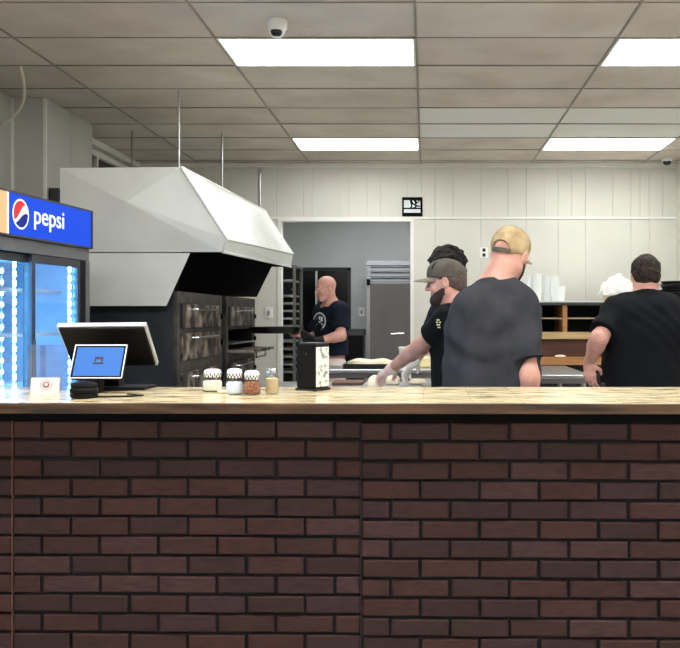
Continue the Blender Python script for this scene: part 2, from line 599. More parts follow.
# boxed pillar on the left wall
mb = MB().box((XL, 6.95, 0), (-2.94, 7.93, ZC))
mb.box((-2.95, 7.43, 0), (-2.936, 7.436, ZC))
struct('wall_pillar', mb, M['wall_l'])
mb = MB().box((-2.955, 6.945, 0), (-2.934, 6.97, ZC))
mb.box((XL, 6.935, 0), (XL + 0.02, 6.955, ZC))
struct('trim_4', mb, M['trim_white'])
# dark clerestory window high on the left wall
w = MB().box((XL, 8.0, 2.05), (XL + 0.015, YB - 0.1, 2.93))
win = struct('window_1', w, M['glass_dark'])
fr = MB()
for y in (8.0, 8.62, 9.25, YB - 0.13):
    fr.box((XL, y, 2.0), (XL + 0.05, y + 0.035, 2.93))
fr.box((XL, 8.0, 2.90), (XL + 0.06, YB - 0.1, 2.95))
fr.box((XL, 8.0, 2.0), (XL + 0.06, YB - 0.1, 2.05))
obj('window_frame', fr, M['trim_white'], win)
mb = MB().box((XL, 7.94, ZC - 0.065), (XL + 0.07, YB, ZC - 0.005))
struct('trim_5', mb, M['trim_white'])

# the back room beyond the doorway
BX0, BX1, BY = -2.1, 0.75, 12.6
DX0, DX1, DZ = (293 - VX) / F * BY, (351 - VX) / F * BY, 2.06
mb = MB()
mb.box((BX0, BY, 0), (DX0, BY + 0.1, 2.95))
mb.box((DX1, BY, 0), (BX1, BY + 0.1, 2.95))
mb.box((DX0, BY, DZ), (DX1, BY + 0.1, 2.95))
mb.box((BX0 - 0.1, YB + 0.1, 0), (BX0, BY + 0.1, 2.95))
mb.box((BX1, YB + 0.1, 0), (BX1 + 0.1, BY + 0.1, 2.95))
struct('wall_far', mb, M['wall_d'])
mb = MB().box((BX0 - 0.1, YB + 0.1, 2.95), (BX1 + 0.1, BY + 0.1, 3.05))
struct('ceiling_far', mb, M['tile'])
d1 = MB().box((DX0, BY + 0.05, 0), (DX1, BY + 0.09, DZ))
dd = struct('door_1', d1, M['black_gloss'])
fr = MB()
fr.box((DX0, BY + 0.02, 0), (DX0 + 0.05, BY + 0.1, DZ))
fr.box((DX1 - 0.05, BY + 0.02, 0), (DX1, BY + 0.1, DZ))
fr.box((DX0, BY + 0.02, DZ - 0.05), (DX1, BY + 0.1, DZ))
obj('door_frame', fr, M['dark_grey'], dd)
fr = MB().box(((315.2 - VX) / F * BY, BY + 0.015, 0.1), ((317.2 - VX) / F * BY, BY + 0.06, DZ - 0.05))
obj('door_edge', fr, M['silver'], dd)

# ---------------------------------------------------------------- ceiling lights
KITCHEN, DINING_FILL, BACKROOM_FILL = 13.0, 17.0, 12.0
em_k = emit('kitchen_light_diffuser', (252, 254, 252), KITCHEN)
em_d = emit('unseen_dining_fill_diffuser', (253, 253, 255), DINING_FILL)  # unseen dining panels, raised as fill for hood, brick and counter
em_b = emit('unseen_backroom_fill_diffuser', (252, 253, 255), BACKROOM_FILL)  # unseen panel added to light the back room


def troffer(x0, x1, y0, y1, z, em, label, group='recessed ceiling light panels'):
    t = thing('ceiling_light', label, 'ceiling light', ((x0 + x1) / 2, (y0 + y1) / 2, z), group=group)
    f = MB()
    b = 0.022
    f.box((x0 + 0.008, y0 + 0.008, z - 0.006), (x1 - 0.008, y0 + b, z + 0.03))
    f.box((x0 + 0.008, y1 - b, z - 0.006), (x1 - 0.008, y1 - 0.008, z + 0.03))
    f.box((x0 + 0.008, y0 + b, z - 0.006), (x0 + b, y1 - b, z + 0.03))
    f.box((x1 - b, y0 + b, z - 0.006), (x1 - 0.008, y1 - b, z + 0.03))
    obj('frame', f, M['trim_white'], t)
    d = MB().box((x0 + b, y0 + b, z - 0.004), (x1 - b, y1 - b, z + 0.02))
    obj('diffuser', d, em, t)
    return t


names = {(2, 14): 'bright ceiling light panel beside the dome camera', (4, 14): 'bright ceiling light panel cut off by the right edge of the photo',
         (2, 19): 'bright ceiling light panel above the doorway, near the back wall', (4, 19): 'bright ceiling light panel over the hutch, in front of the corner camera',
         (2, 9): 'unseen ceiling light panel over the dining side, above left of counter', (4, 9): 'unseen ceiling light panel over the dining side, above right of counter',
         (1, 9): 'unseen added light panel over the dining side, beside the left wall', (3, 9): 'unseen added light panel over the dining side, straight above the viewer',
         (5, 9): 'unseen added light panel over the dining side, beside the right wall',
         (2, 4): 'unseen ceiling light panel behind the viewer, left one', (4, 4): 'unseen ceiling light panel behind the viewer, right one'}
for (c, r), lb in names.items():
    troffer(max(gx[c], XL), min(gx[c + 1], XR), gy[r], gy[r + 1], ZC, em_k if r >= 14 else em_d, lb)
troffer(-1.2, 0.0, 10.9, 11.5, 2.944, em_b, 'unseen added light panel in the back room past the doorway')

# ================================================================= counter
def yb(X):
    """the brick front runs very slightly towards the viewer on the right"""
    return 3.088 - 0.018 * (X + 1.4)


CT = 1.075
bar = thing('bar_counter', 'long bar front faced with dark red-brown brick in black mortar', 'counter', (-0.35, 3.35, 0))
mb = MB()
X0, X1 = -2.5, 1.7
poly = [(X0, yb(X0) + 0.012, 0.0), (X1, yb(X1) + 0.012, 0.0), (X1, 3.62, 0.0), (X0, 3.62, 0.0)]
mb.prism(poly, (0, 0, 1.040))
obj('core', mb, M['mortar'], bar)
br = MB()
PITCH = 0.2013
seams = [-2.62, -1.419, -0.222, 0.990, 2.2]
rb = random.Random(11)
ROW = 0.0663
z_top = 1.0085
for pi in range(len(seams) - 1):
    a, b = seams[pi], seams[pi + 1]
    pz = ROW * (1.0 if pi < 2 else 1.006)
    p0 = PITCH if pi < 2 else PITCH * 1.003
    for k in range(15):
        zt = z_top - k * pz - (0 if pi < 2 else 0.005)
        zb = zt - pz + 0.0105
        if zb < 0.06:
            break
        j = a if k % 2 else a - p0 / 2
        while j < b:
            u0, u1 = max(j + 0.0055, a + 0.0012), min(j + p0 - 0.0055, b - 0.0012)
            if j < a:
                u0 = a + 0.0012
            if j + p0 > b:
                u1 = b - 0.0012
            j += p0
            u0, u1 = max(u0, X0), min(u1, X1)
            if u1 - u0 < 0.015:
                continue
            e = [rb.uniform(-0.0016, 0.0016) for _ in range(4)]
            o = rb.uniform(0, 0.004)
            q = 0.0035
            y0, y1 = yb(u0), yb(u1)
            za, zz = zb + e[0], zt + e[1]
            ua, ub = u0 + e[2], u1 + e[3]
            r_ = [rb.uniform(0, 0.0045) for _ in range(4)]
            vs = [(ua, y0 + 0.014, za), (ub, y1 + 0.014, za), (ub, y1 + 0.014, zz), (ua, y0 + 0.014, zz),
                  (ua, y0 + q - o, za), (ub, y1 + q - o, za), (ub, y1 + q - o, zz), (ua, y0 + q - o, zz),
                  (ua + q + r_[0], y0 - o, za + q), (ub - q - r_[1], y1 - o, za + q), (ub - q - r_[2], y1 - o, zz - q), (ua + q + r_[3], y0 - o, zz - q)]
            br.add(vs, [(0, 1, 5, 4), (1, 2, 6, 5), (2, 3, 7, 6), (3, 0, 4, 7), (4, 5, 9, 8), (5, 6, 10, 9), (6, 7, 11, 10), (7, 4, 8, 11), (8, 9, 10, 11)])
obj('brick_facing', br, M['brick'], bar)
for xs in (-1.419, -0.222):
    sm = MB().box((xs - 0.0022, yb(xs) - 0.0035, 0.08), (xs + 0.0022, yb(xs) + 0.014, 1.01))
    obj('panel_seam', sm, M['wood_dark'] if xs < -1 else M['mortar'], bar)
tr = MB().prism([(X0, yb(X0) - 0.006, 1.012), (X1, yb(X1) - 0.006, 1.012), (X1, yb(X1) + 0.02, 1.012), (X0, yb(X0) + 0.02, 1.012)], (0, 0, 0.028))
obj('overhang_shade_rail', tr, M['shade_sign_black'], bar)  # strip blackened to paint in the shade below the overhang

top = thing('countertop', 'long glossy light wood countertop running across the brick bar', 'countertop', (-0.35, 3.35, 1.04))
fl, fr_ = 3.035, 2.99
xa, xb = -2.55, 1.75
slab = MB().prism([(xa, fl + 0.022, 1.0405), (xb, fr_ + 0.022, 1.0405), (xb, 3.73, 1.0405), (xa, 3.73, 1.0405)], (0, 0, CT - 1.0405))
obj('board_slab', slab, M['boards'], top)
ed = MB().prism([(xa, fl, 1.0405), (xb, fr_, 1.0405), (xb, fr_ + 0.0215, 1.0405), (xa, fl + 0.0215, 1.0405)], (0, 0, CT - 1.0405))
obj('edge_strip', ed, M['edge_wood'], top, bevel=0.003)

# ================================================================= on the counter
def cp(px, py):
    """a point on the counter top seen at that place"""
    d = (CZ - CT) * F / (py - VY)
    return Vector(((px - VX) / F * d, d, CT))


# point-of-sale terminal
base = cp(108, 388.5)
pos = thing('sales_terminal', 'black sales terminal on counter with large screen seen from behind and small blue customer screen', 'cash register', base)
TL, TR_, BR_, BL_ = P(57, 326, 3.49), P(145.6, 325, 3.49), P(158, 365.5, 3.65), P(158, 365.5, 3.65)
BL_ = Vector((TL.x, BR_.y, BR_.z))
ux = (TR_ - TL).normalized()
uz = (TL - BL_).normalized()
un = ux.cross(uz)            # towards the viewer, downwards
w_, h_ = (TR_ - TL).length, (TL - BL_).length
fm = Matrix((ux, -un, uz)).transposed().to_4x4()
fm.translation = BL_
pan = MB().box((0.006, -0.012, 0.006), (w_ - 0.006, 0.012, h_ - 0.006), 0, fm)
sc_ = obj('screen_panel', pan, M['black'], pos, bevel=0.004)
rim = MB()
rim.box((0, -0.004, 0), (0.007, 0.016, h_), 0, fm)
rim.box((w_ - 0.007, -0.004, 0), (w_, 0.016, h_), 0, fm)
rim.box((0.007, -0.004, h_ - 0.007), (w_ - 0.007, 0.016, h_), 0, fm)
rim.box((0.007, -0.004, 0), (w_ - 0.007, 0.016, 0.007), 0, fm)
obj('silver_rim', rim, M['silver'], sc_)
hump = MB().box((w_ * 0.22, -0.032, h_ * 0.02), (w_ * 0.62, -0.0125, h_ * 0.5), 0, fm)
obj('rear_cover', hump, M['black'], sc_, bevel=0.006)
# stand and foot
st = MB()
cx = (TL.x + TR_.x) / 2 - 0.02
st.prism([(cx - 0.03, 3.70, CT + 0.012), (cx - 0.03, 3.62, CT + 0.012), (cx - 0.03, 3.548, CT + 0.152), (cx - 0.03, 3.605, CT + 0.172)], (0.075, 0, 0))
obj('stand', st, M['black'], pos, bevel=0.004)
ft = MB().prism([(cx - 0.07, 3.49, CT), (cx + 0.165, 3.56, CT), (cx + 0.165, 3.715, CT), (cx - 0.07, 3.715, CT)], (0, 0, 0.014))
obj('foot', ft, M['black'], pos, bevel=0.004)
# customer screen
cTL, cTR, cBR, cBL = P(72.5, 345.7, 3.48), P(124.6, 345.7, 3.48), P(121.4, 379.7, 3.415), P(69.4, 379.2, 3.415)
ux = (cTR - cTL).normalized()
uz = (cTL - cBL)
uz = (uz - ux * uz.dot(ux)).normalized()
un = ux.cross(uz)
cw, chh = (cTR - cTL).length, (cTL - cBL).length
cm = Matrix((ux, -un, uz)).transposed().to_4x4()
cm.translation = cBL
cd = MB().box((0, -0.006, 0), (cw, 0.014, chh), 0, cm)
cdo = obj('customer_screen', cd, M['black'], pos, bevel=0.005)
b_ = MB()
for lo, hi in (((0, -0.0085, 0), (cw, -0.0062, 0.004)), ((0, -0.0085, chh - 0.004), (cw, -0.0062, chh)), ((0, -0.0085, 0.004), (0.004, -0.0062, chh - 0.004)), ((cw - 0.004, -0.0085, 0.004), (cw, -0.0062, chh - 0.004))):
    b_.box(lo, hi, 0, cm)
obj('silver_rim', b_, M['silver'], cdo)
g_ = MB().box((0.012, -0.0072, 0.011), (cw - 0.012, -0.0061, chh - 0.011), 0, cm)
obj('lit_display', g_, M['screen'], cdo)
lg = MB()
mx_, mz_ = cw / 2, chh * 0.52
for lo, hi in (((-0.016, 0.006), (0.016, 0.016)), ((-0.02, -0.014), (0.02, -0.007)), ((-0.016, -0.005), (-0.010, 0.006)), ((0.010, -0.005), (0.016, 0.006))):
    lg.box((mx_ + lo[0], -0.0078, mz_ + lo[1]), (mx_ + hi[0], -0.0073, mz_ + hi[1]), 0, cm)
obj('screen_mark', lg, M['ink'], cdo)
nk = MB().prism([(cx - 0.03, 3.44, CT), (cx + 0.03, 3.44, CT), (cx + 0.03, 3.5, CT), (cx - 0.03, 3.5, CT)], (0, 0, 0.055))
obj('screen_support', nk, M['black'], pos, bevel=0.004)

# round black device with a cable
c = cp(84, 398)
pk = thing('card_reader', 'small round black device with ribbed sides at counter front edge, cable to the right', 'card reader', c)
prof = [(0.030, 0), (0.046, 0.003), (0.049, 0.010), (0.047, 0.017), (0.044, 0.0185), (0.048, 0.021), (0.05, 0.028), (0.047, 0.036), (0.044, 0.038), (0.047, 0.041), (0.046, 0.05), (0.036, 0.056), (0.015, 0.058)]
obj('ribbed_body', MB().lathe(prof, c, 32), M['black'], pk, smooth=True)
obj('top_button', MB().lathe([(0.016, 0.0575), (0.016, 0.0595), (0.012, 0.061)], c, 20), M['black_gloss'], pk, smooth=True)
pts = [c + Vector((0.048, 0.0, 0.006)), c + Vector((0.08, 0.01, 0.0045)), c + Vector((0.12, 0.028, 0.0035)), c + Vector((0.16, 0.03, 0.0035)), c + Vector((0.19, 0.07, 0.0035)), c + Vector((0.15, 0.10, 0.0035)), c + Vector((0.11, 0.135, 0.0035))]
obj('cable', MB().tube(pts, 0.003, 8), M['black'], pk, smooth=True)

# clear acrylic holder
c = cp(47.5, 390)
d_ = c.y
wA, hA = 41 / F * d_, 45 / F * d_
ac = thing('acrylic_holder', 'empty clear acrylic leaflet holder standing on counter before the drinks cooler', 'leaflet holder', c)
x0, x1 = c.x - wA / 2, c.x + wA / 2
obj('front_sheet', MB().box((x0, d_, CT + 0.004), (x1, d_ + 0.003, CT + hA)), M['acrylic'], ac)
obj('back_sheet', MB().box((x0, d_ + 0.05, CT + 0.004), (x1, d_ + 0.053, CT + hA)), M['acrylic'], ac)
for x in (x0, x1 - 0.003):
    obj('side_sheet', MB().box((x, d_ + 0.003, CT + 0.004), (x + 0.003, d_ + 0.05, CT + hA - 0.002)), M['acrylic'], ac)
obj('side_sheet', MB().box((c.x - 0.03, d_ + 0.003, CT + 0.004), (c.x - 0.027, d_ + 0.05, CT + hA - 0.003)), M['acrylic'], ac)
obj('bottom_sheet', MB().box((x0, d_, CT), (x1, d_ + 0.053, CT + 0.004)), M['acrylic'], ac)
# card in front
c = cp(44.5, 393)
d_ = c.y
cdt = thing('business_card', 'white card with round brown emblem propped before the acrylic holder', 'card', c)
wC, hC = 29 / F * d_, 15.5 / F * d_
tl = Matrix.Translation(c) @ Matrix.Rotation(math.radians(-10), 4, 'X')
obj('card_stock', MB().box((-wC / 2, 0, 0), (wC / 2, 0.006, hC), 0, tl), M['card'], cdt)
em_ = MB()
rot = tl @ Matrix.Translation((0.004, -0.0006, hC * 0.52)) @ Matrix.Rotation(math.radians(90), 4, 'X')
n = 28
ring = []
for k in range(n):
    a = 2 * math.pi * k / n
    ring.append((0.023 * math.cos(a), 0.019 * math.sin(a), 0))
ring2 = [(p[0] * 0.84, p[1] * 0.82, 0) for p in ring]
em_.add([rot @ Vector(p) for p in ring + ring2], [(k, (k + 1) % n, n + (k + 1) % n, n + k) for k in range(n)])
em_.add([rot @ Vector((p[0] * 0.6, p[1] * 0.62, 0)) for p in ring], [tuple(range(n))], 1)
em_.add([rot @ Vector((p[0] * 0.3, p[1] * 0.3 + 0.002, 0.0004)) for p in ring], [tuple(range(n))], 2)
obj('emblem', em_, [M['ink_grey'], M['emblem'], M['card']], cdt, fix=False)


# jars
def shaker(px, py, wpx, hpx, fill, fillname, label, fill_h, lid='dome', squareish=False):
    c = cp(px, py)
    s = c.y / F
    R, H = wpx / 2 * s, hpx * s
    t = thing('shaker_jar', label, 'jar', c, group='seasoning jars on the counter')
    n = 28
    if lid == 'dome':
        body = [(R * 0.82, 0.0), (R * 0.97, 0.004), (R, H * 0.16), (R * 0.97, H * 0.42), (R * 0.8, H * 0.60), (R * 0.76, H * 0.66)]
        inner = [(R * 0.78, 0.004), (R * 0.92, 0.008), (R * 0.95, H * 0.16), (R * 0.92, min(H * 0.42, H * fill_h)), (R * 0.8, H * fill_h)]
        lidp = [(R * 0.83, H * 0.645), (R * 0.86, H * 0.66), (R * 0.86, H * 0.86), (R * 0.78, H * 0.95), (R * 0.5, H)]
    else:
        body = [(R * 0.9, 0.0), (R, 0.004), (R, H * 0.62), (R * 0.9, H * 0.70), (R * 0.66, H * 0.745), (R * 0.66, H * 0.83)]
        inner = [(R * 0.86, 0.005), (R * 0.94, 0.009), (R * 0.94, H * 0.60), (R * 0.8, H * fill_h)]
        lidp = [(R * 0.72, H * 0.82), (R * 0.78, H * 0.83), (R * 0.78, H * 0.965), (R * 0.7, H)]
    obj('glass_body', MB().lathe(body, c, n, cap1=False), M['glass'], t, smooth=True)
    obj(fillname, MB().lathe(inner, c, n), fill, t, smooth=True)
    ld = MB().lathe(lidp, c, n)
    lo = obj('lid', ld, M['chrome'] if lid != 'dome' else M['white'], t, smooth=True)
    hl = MB()
    if lid == 'dome':
        for k in range(14):
            a = 2 * math.pi * k / 14
            for q, zz in ((0, 0.69), (1, 0.78)):
                aa = a + q * math.pi / 14
                p = c + Vector((R * 0.862 * math.cos(aa), R * 0.862 * math.sin(aa), H * zz))
                m_ = Matrix.Translation(p) @ Matrix.Rotation(aa, 4, 'Z')
                hl.box((-0.0005, -0.0022, -0.0045), (0.0006, 0.0022, 0.0045), 0, m_)
        obj('lid_slot', hl, M['ink'], lo)
    return t


shaker(212.5, 391.5, 20, 22.5, M['cheese_powder'], 'grated_cheese', 'glass shaker jar of pale grated cheese, leftmost of the seasoning jars', 0.5)
shaker(234.5, 394.5, 17.5, 26, M['salt'], 'white_powder', 'glass shaker jar of white powder, between the pale cheese and red flakes jars', 0.5)
shaker(251.8, 395, 17.5, 24.5, M['chili'], 'pepper_flakes', 'glass shaker jar of red pepper flakes on the counter', 0.58)
shaker(272, 394, 13.5, 25.5, M['spice'], 'tan_seasoning', 'slim jar of tan seasoning with metal lid, nearest the napkin dispenser', 0.64, lid='screw')
# little lid lying beside the first jar
c = cp(222.5, 393.2)
tag(obj('jar_lid', MB().lathe([(0.018, 0), (0.02, 0.003), (0.02, 0.008), (0.017, 0.011)], c, 20), M['dough'], smooth=True),
    'small pale round lid lying flat between the two leftmost jars', 'lid')

# napkin dispenser
c = cp(315, 391.5)
d_ = c.y
nd = thing('napkin_dispenser', 'tall black napkin dispenser with white printed paper panel on counter', 'napkin dispenser', c)
H = 0.186
W = 0.094
a_ = math.radians(59)
nrm = Vector((math.sin(a_), -math.cos(a_), 0))       # the paper side looks this way
tan = Vector((math.cos(a_), math.sin(a_), 0))         # to the right along it
mm = Matrix((tan, -nrm, Vector((0, 0, 1)))).transposed().to_4x4()
mm.translation = c
bx = MB().box((0, 0, 0.010), (W, W, H), 0, mm)
obj('case', bx, M['black'], nd, bevel=0.007)
obj('plinth', MB().box((-0.003, -0.003, 0), (W + 0.003, W + 0.003, 0.0102), 0, mm), M['black_gloss'], nd, bevel=0.003)
obj('top_cap', MB().box((0.006, 0.006, H), (W - 0.006, W - 0.006, H + 0.003), 0, mm), M['dark_grey'], nd, bevel=0.001)
obj('paper_panel', MB().box((0.006, -0.0022, 0.016), (W - 0.008, 0.0, H - 0.014), 0, mm), M['paper'], nd)
obj('keyhole', MB().box((-0.0012, 0.04, H - 0.045), (0.0004, 0.048, H - 0.036), 0, mm), M['dark_grey'], nd)

# ================================================================= drinks cooler
CL, CH = 1.2, 1.954
crot = -math.atan2(0.094, 1.0)
clr = thing('drinks_cooler', 'tall glass-door drinks cooler with lit blue sign, left of the hood', 'cooler', (-1.983, 3.806, 0), crot)
L = 1.2


def cobj(name, m, mt, parent=None, **k):
    return obj(name, m, mt, parent or clr, world=False, **k)


sh = MB()
D = -0.66
sh.box((D, 0, 0.10), (D + 0.03, L, CH))
sh.box((D + 0.03, 0, 0.10), (-0.015, 0.03, CH))
sh.box((D + 0.03, L - 0.03, 0.10), (-0.015, L, CH))
sh.box((D + 0.03, 0.03, CH - 0.03), (-0.015, L - 0.03, CH))
sh.box((D + 0.03, 0.03, 0.10), (-0.015, L - 0.03, 0.4))
cobj('cabinet', sh, M['dark_grey'])
ln = MB()
ln.box((D + 0.031, 0.031, 0.4), (D + 0.04, L - 0.031, 1.67))
ln.box((D + 0.04, 0.031, 0.4), (-0.06, 0.038, 1.67))
ln.box((D + 0.04, L - 0.038, 0.4), (-0.06, L - 0.031, 1.67))
ln.box((D + 0.04, 0.038, 1.66), (-0.06, L - 0.038, 1.67))
ln.box((D + 0.04, 0.038, 0.4), (-0.06, L - 0.038, 0.406))
cobj('liner', ln, M['cooler_in'])
for z in (0.72, 1.0, 1.27, 1.5):
    w = MB()
    for k in range(26):
        y = 0.05 + k * 0.0437
        w.box((D + 0.05, y, z), (-0.14, y + 0.006, z + 0.006))
    for x in (D + 0.06, -0.16):
        w.box((x, 0.045, z - 0.006), (x + 0.012, L - 0.045, z))
    w.box((-0.14, 0.045, z - 0.004), (-0.135, L - 0.045, z + 0.010))
    cobj('wire_shelf', w, M['white'])
fr = MB()
fr.box((-0.015, 0, 1.675), (0.0, L, 1.742))                     # grey header under the sign
fr.box((-0.015, L - 0.04, 0.1), (0.004, L, 1.675))
fr.box((-0.015, 0, 0.1), (0.004, 0.04, 1.675))
fr.box((-0.015, 0.04, 0.1), (0.0, L - 0.04, 0.42))
cobj('front_frame', fr, M['grey_metal'], bevel=0.004)


def cooler_door(y0, y1, x):
    f = MB()
    z0, z1 = 0.425, 1.672
    f.box((x - 0.025, y0, z0), (x, y0 + 0.028, z1))
    f.box((x - 0.025, y1 - 0.028, z0), (x, y1, z1))
    f.box((x - 0.025, y0 + 0.028, z1 - 0.04), (x, y1 - 0.028, z1))
    f.box((x - 0.025, y0 + 0.028, z0), (x, y1 - 0.028, z0 + 0.05))
    o = cobj('glass_door', f, M['dark_grey'])
    cobj('pane', MB().box((x - 0.014, y0 + 0.028, z0 + 0.05), (x - 0.010, y1 - 0.028, z1 - 0.04)), M['glass'], o)
    cobj('door_handle', MB().box((x, y0 + 0.006, 0.95), (x + 0.008, y0 + 0.02, 1.25)), M['grey_metal'], o)


cooler_door(0.045, 0.645, -0.002 - 0.03)
cooler_door(0.605, 1.095, -0.002)
inner = MB().box((-0.03, 1.096, 0.42), (-0.004, L - 0.041, 1.674))
cobj('door_stop', inner, M['black'])
for y, xx in ((1.045, -0.036), (0.56, -0.068)):
    strip = MB()
    strip.box((xx - 0.006, y - 0.012, 0.45), (xx - 0.002, y + 0.012, 1.64), 0)
    for k in range(26):
        z = 0.47 + k * 0.0455
        strip.box((xx - 0.002, y - 0.009, z), (xx + 0.004, y + 0.009, z + 0.024), 1)
    cobj('led_and_reflection_strip', strip, [M['white'], M['led']])
for y, xx in ((0.93, -0.35), (0.34, -0.35)):  # fainter inner rows added to imitate reflections of the strips
    strip = MB()
    for k in range(20):
        z = 0.47 + k * 0.0595
        strip.box((xx - 0.002, y - 0.006, z), (xx + 0.004, y + 0.006, z + 0.018), 0)
    strip.box((xx - 0.006, y - 0.008, 0.45), (xx - 0.002, y + 0.008, 1.64), 1)
    cobj('led_and_reflection_strip', strip, [M['led'], M['white']])
kick = MB().box((D + 0.05, 0.03, 0.0), (-0.05, L - 0.03, 0.10))
cobj('kick_plate', kick, M['black'])
# the sign
SZ0, SZ1 = 1.743, CH - 0.004
YO = L - 0.84
sg = MB().box((0.0005, YO, SZ0 + 0.008), (0.018, L - 0.016, SZ1 - 0.006))
sgo = cobj('sign_panel', sg, M['sign_blue'])
cobj('sign_end_panel', MB().box((0.0005, 0.01, SZ0 + 0.008), (0.018, YO, SZ1 - 0.006)), M['sign_orange'], sgo)
cobj('sign_divider', MB().box((0.0182, YO - 0.012, SZ0 + 0.008), (0.0188, YO + 0.002, SZ1 - 0.006)), M['sign_white'], sgo)
rim = MB()
rim.box((-0.014, 0, SZ1 - 0.006), (0.022, L, SZ1 + 0.004))
rim.box((-0.014, L - 0.015, SZ0), (0.022, L, SZ1 - 0.006))
rim.box((-0.014, 0, SZ0 - 0.002), (0.022, L - 0.015, SZ0 + 0.0075))
cobj('sign_frame', rim, M['dark_grey'], sgo)
vs, fs = text_geo('pepsi', 0.128, 0.0008, 0.0006)
zc = (SZ0 + SZ1) / 2
tm = Matrix(((0, 0, 1, 0.0192), (1.16, 0, 0, L - 0.468), (0, 1, 0, zc - 0.024), (0, 0, 0, 1)))
cobj('sign_lettering', MB().add([tm @ v for v in vs], fs), M['sign_white'], sgo)


def disc_part(m, pts, x, mi):
    m.add([(x, y, z) for y, z in pts], [tuple(range(len(pts)))], mi)


gy_, gz_, gr = L - 0.735, zc + 0.006, 0.072
lgm = MB()
N = 40
circ = [(gy_ + gr * math.cos(2 * math.pi * k / N), gz_ + gr * math.sin(2 * math.pi * k / N)) for k in range(N)]
disc_part(lgm, circ, 0.0186, 0)


def wave(t, o, amp):
    return o + amp * math.sin(t * 2.6 + 0.3)


r2 = gr * 0.88
up, lo = [], []
for k in range(25):
    t = -1 + 2 * k / 24
    edge = r2 * math.sqrt(max(0, 1 - t * t))
    up.append((gy_ + r2 * t, gz_ + max(-edge, min(edge, wave(t, 0.012, 0.018) + t * 0.03))))
    lo.append((gy_ + r2 * t, gz_ + max(-edge, min(edge, wave(t, -0.018, 0.012) + t * 0.02))))
arc_t = [(gy_ + r2 * math.cos(math.pi * k / 24), gz_ + r2 * math.sin(math.pi * k / 24)) for k in range(25)]
arc_b = [(gy_ + r2 * math.cos(math.pi + math.pi * k / 24), gz_ + r2 * math.sin(math.pi + math.pi * k / 24)) for k in range(25)]


def strip_faces(m, a, b, x, mi):
    n = len(a)
    vs = [(x, y, z) for y, z in a] + [(x, y, z) for y, z in b]
    m.add(vs, [(k, k + 1, n + k + 1, n + k) for k in range(n - 1)], mi)


tops = [(gy_ + r2 * (-1 + 2 * k / 24), gz_ + r2 * math.sqrt(max(0, 1 - (-1 + 2 * k / 24) ** 2))) for k in range(25)]
bots = [(gy_ + r2 * (-1 + 2 * k / 24), gz_ - r2 * math.sqrt(max(0, 1 - (-1 + 2 * k / 24) ** 2))) for k in range(25)]
strip_faces(lgm, tops, up, 0.0190, 1)
strip_faces(lgm, lo, bots, 0.0190, 2)
cobj('sign_emblem', lgm, [M['sign_white'], M['sign_red'], M['sign_navy']], sgo, fix=False)

# ================================================================= hood
DN, DF = 5.70, 8.45
hood = thing('extractor_hood', 'large pale sheet-metal extractor hood hanging over the black pizza ovens', 'extractor hood', (-1.9, 7.0, 1.8))
TLh, A_, B_, B2, BLh = P(60, 168, DN), P(181, 167, DN), P(227, 239, DN), P(223, 252, DN), P(60, 252, DN)
D_, C_, C2 = P(264, 210, DF), P(293, 254, DF), P(291, 267, DF)
TL2 = Vector((TLh.x, DF, D_.z))
BL2 = Vector((TLh.x, DF, C2.z))
Mv = P(129, 203, DN) + Vector((0, -0.055, 0))
Mf = Vector((Mv.x, DF + 0.02, Mv.z))
hb = MB()
Ms = (A_ + B_ + C_ + D_) / 4 + Vector((0.016, 0, 0.016))
hb.add([TLh, A_, B_, B2, BLh, Mv], [(0, 1, 5), (1, 2, 5), (2, 3, 5), (3, 4, 5), (4, 0, 5)])
hb.add([A_, B_, C_, D_, Ms], [(0, 1, 4), (1, 2, 4), (2, 3, 4), (3, 0, 4)])
hb.add([B_, B2, C2, C_], [(0, 1, 2, 3)])
hb.add([TLh, A_, D_, TL2], [(0, 1, 2, 3)])
hb.add([TLh, TL2, BL2, BLh], [(0, 1, 2, 3)])
hb.add([TL2, D_, C_, C2, BL2, Mf], [(0, 1, 5), (1, 2, 5), (2, 3, 5), (3, 4, 5), (4, 0, 5)])
bmv = hb
o = obj('shell', hb, M['hood'], hood)
bm = bmesh.new()
bm.from_mesh(o.data)
bmesh.ops.remove_doubles(bm, verts=bm.verts, dist=1e-4)
bmesh.ops.recalc_face_normals(bm, faces=bm.faces)
bm.to_mesh(o.data)
bm.free()
sl = o.modifiers.new('sheet', 'SOLIDIFY')
sl.thickness = 0.008
sl.offset = -1
# raised seam strips along the folds
sm = MB()
off = Vector((0.004, -0.004, 0.004))
for a, b in ((A_, B_), (A_, D_), (B_, C_), (B_, B2), (B2, C2), (C_, D_)):
    sm.tube([a, b], 0.009, 8)
obj('fold_bead', sm, M['hood'], hood, smooth=True)
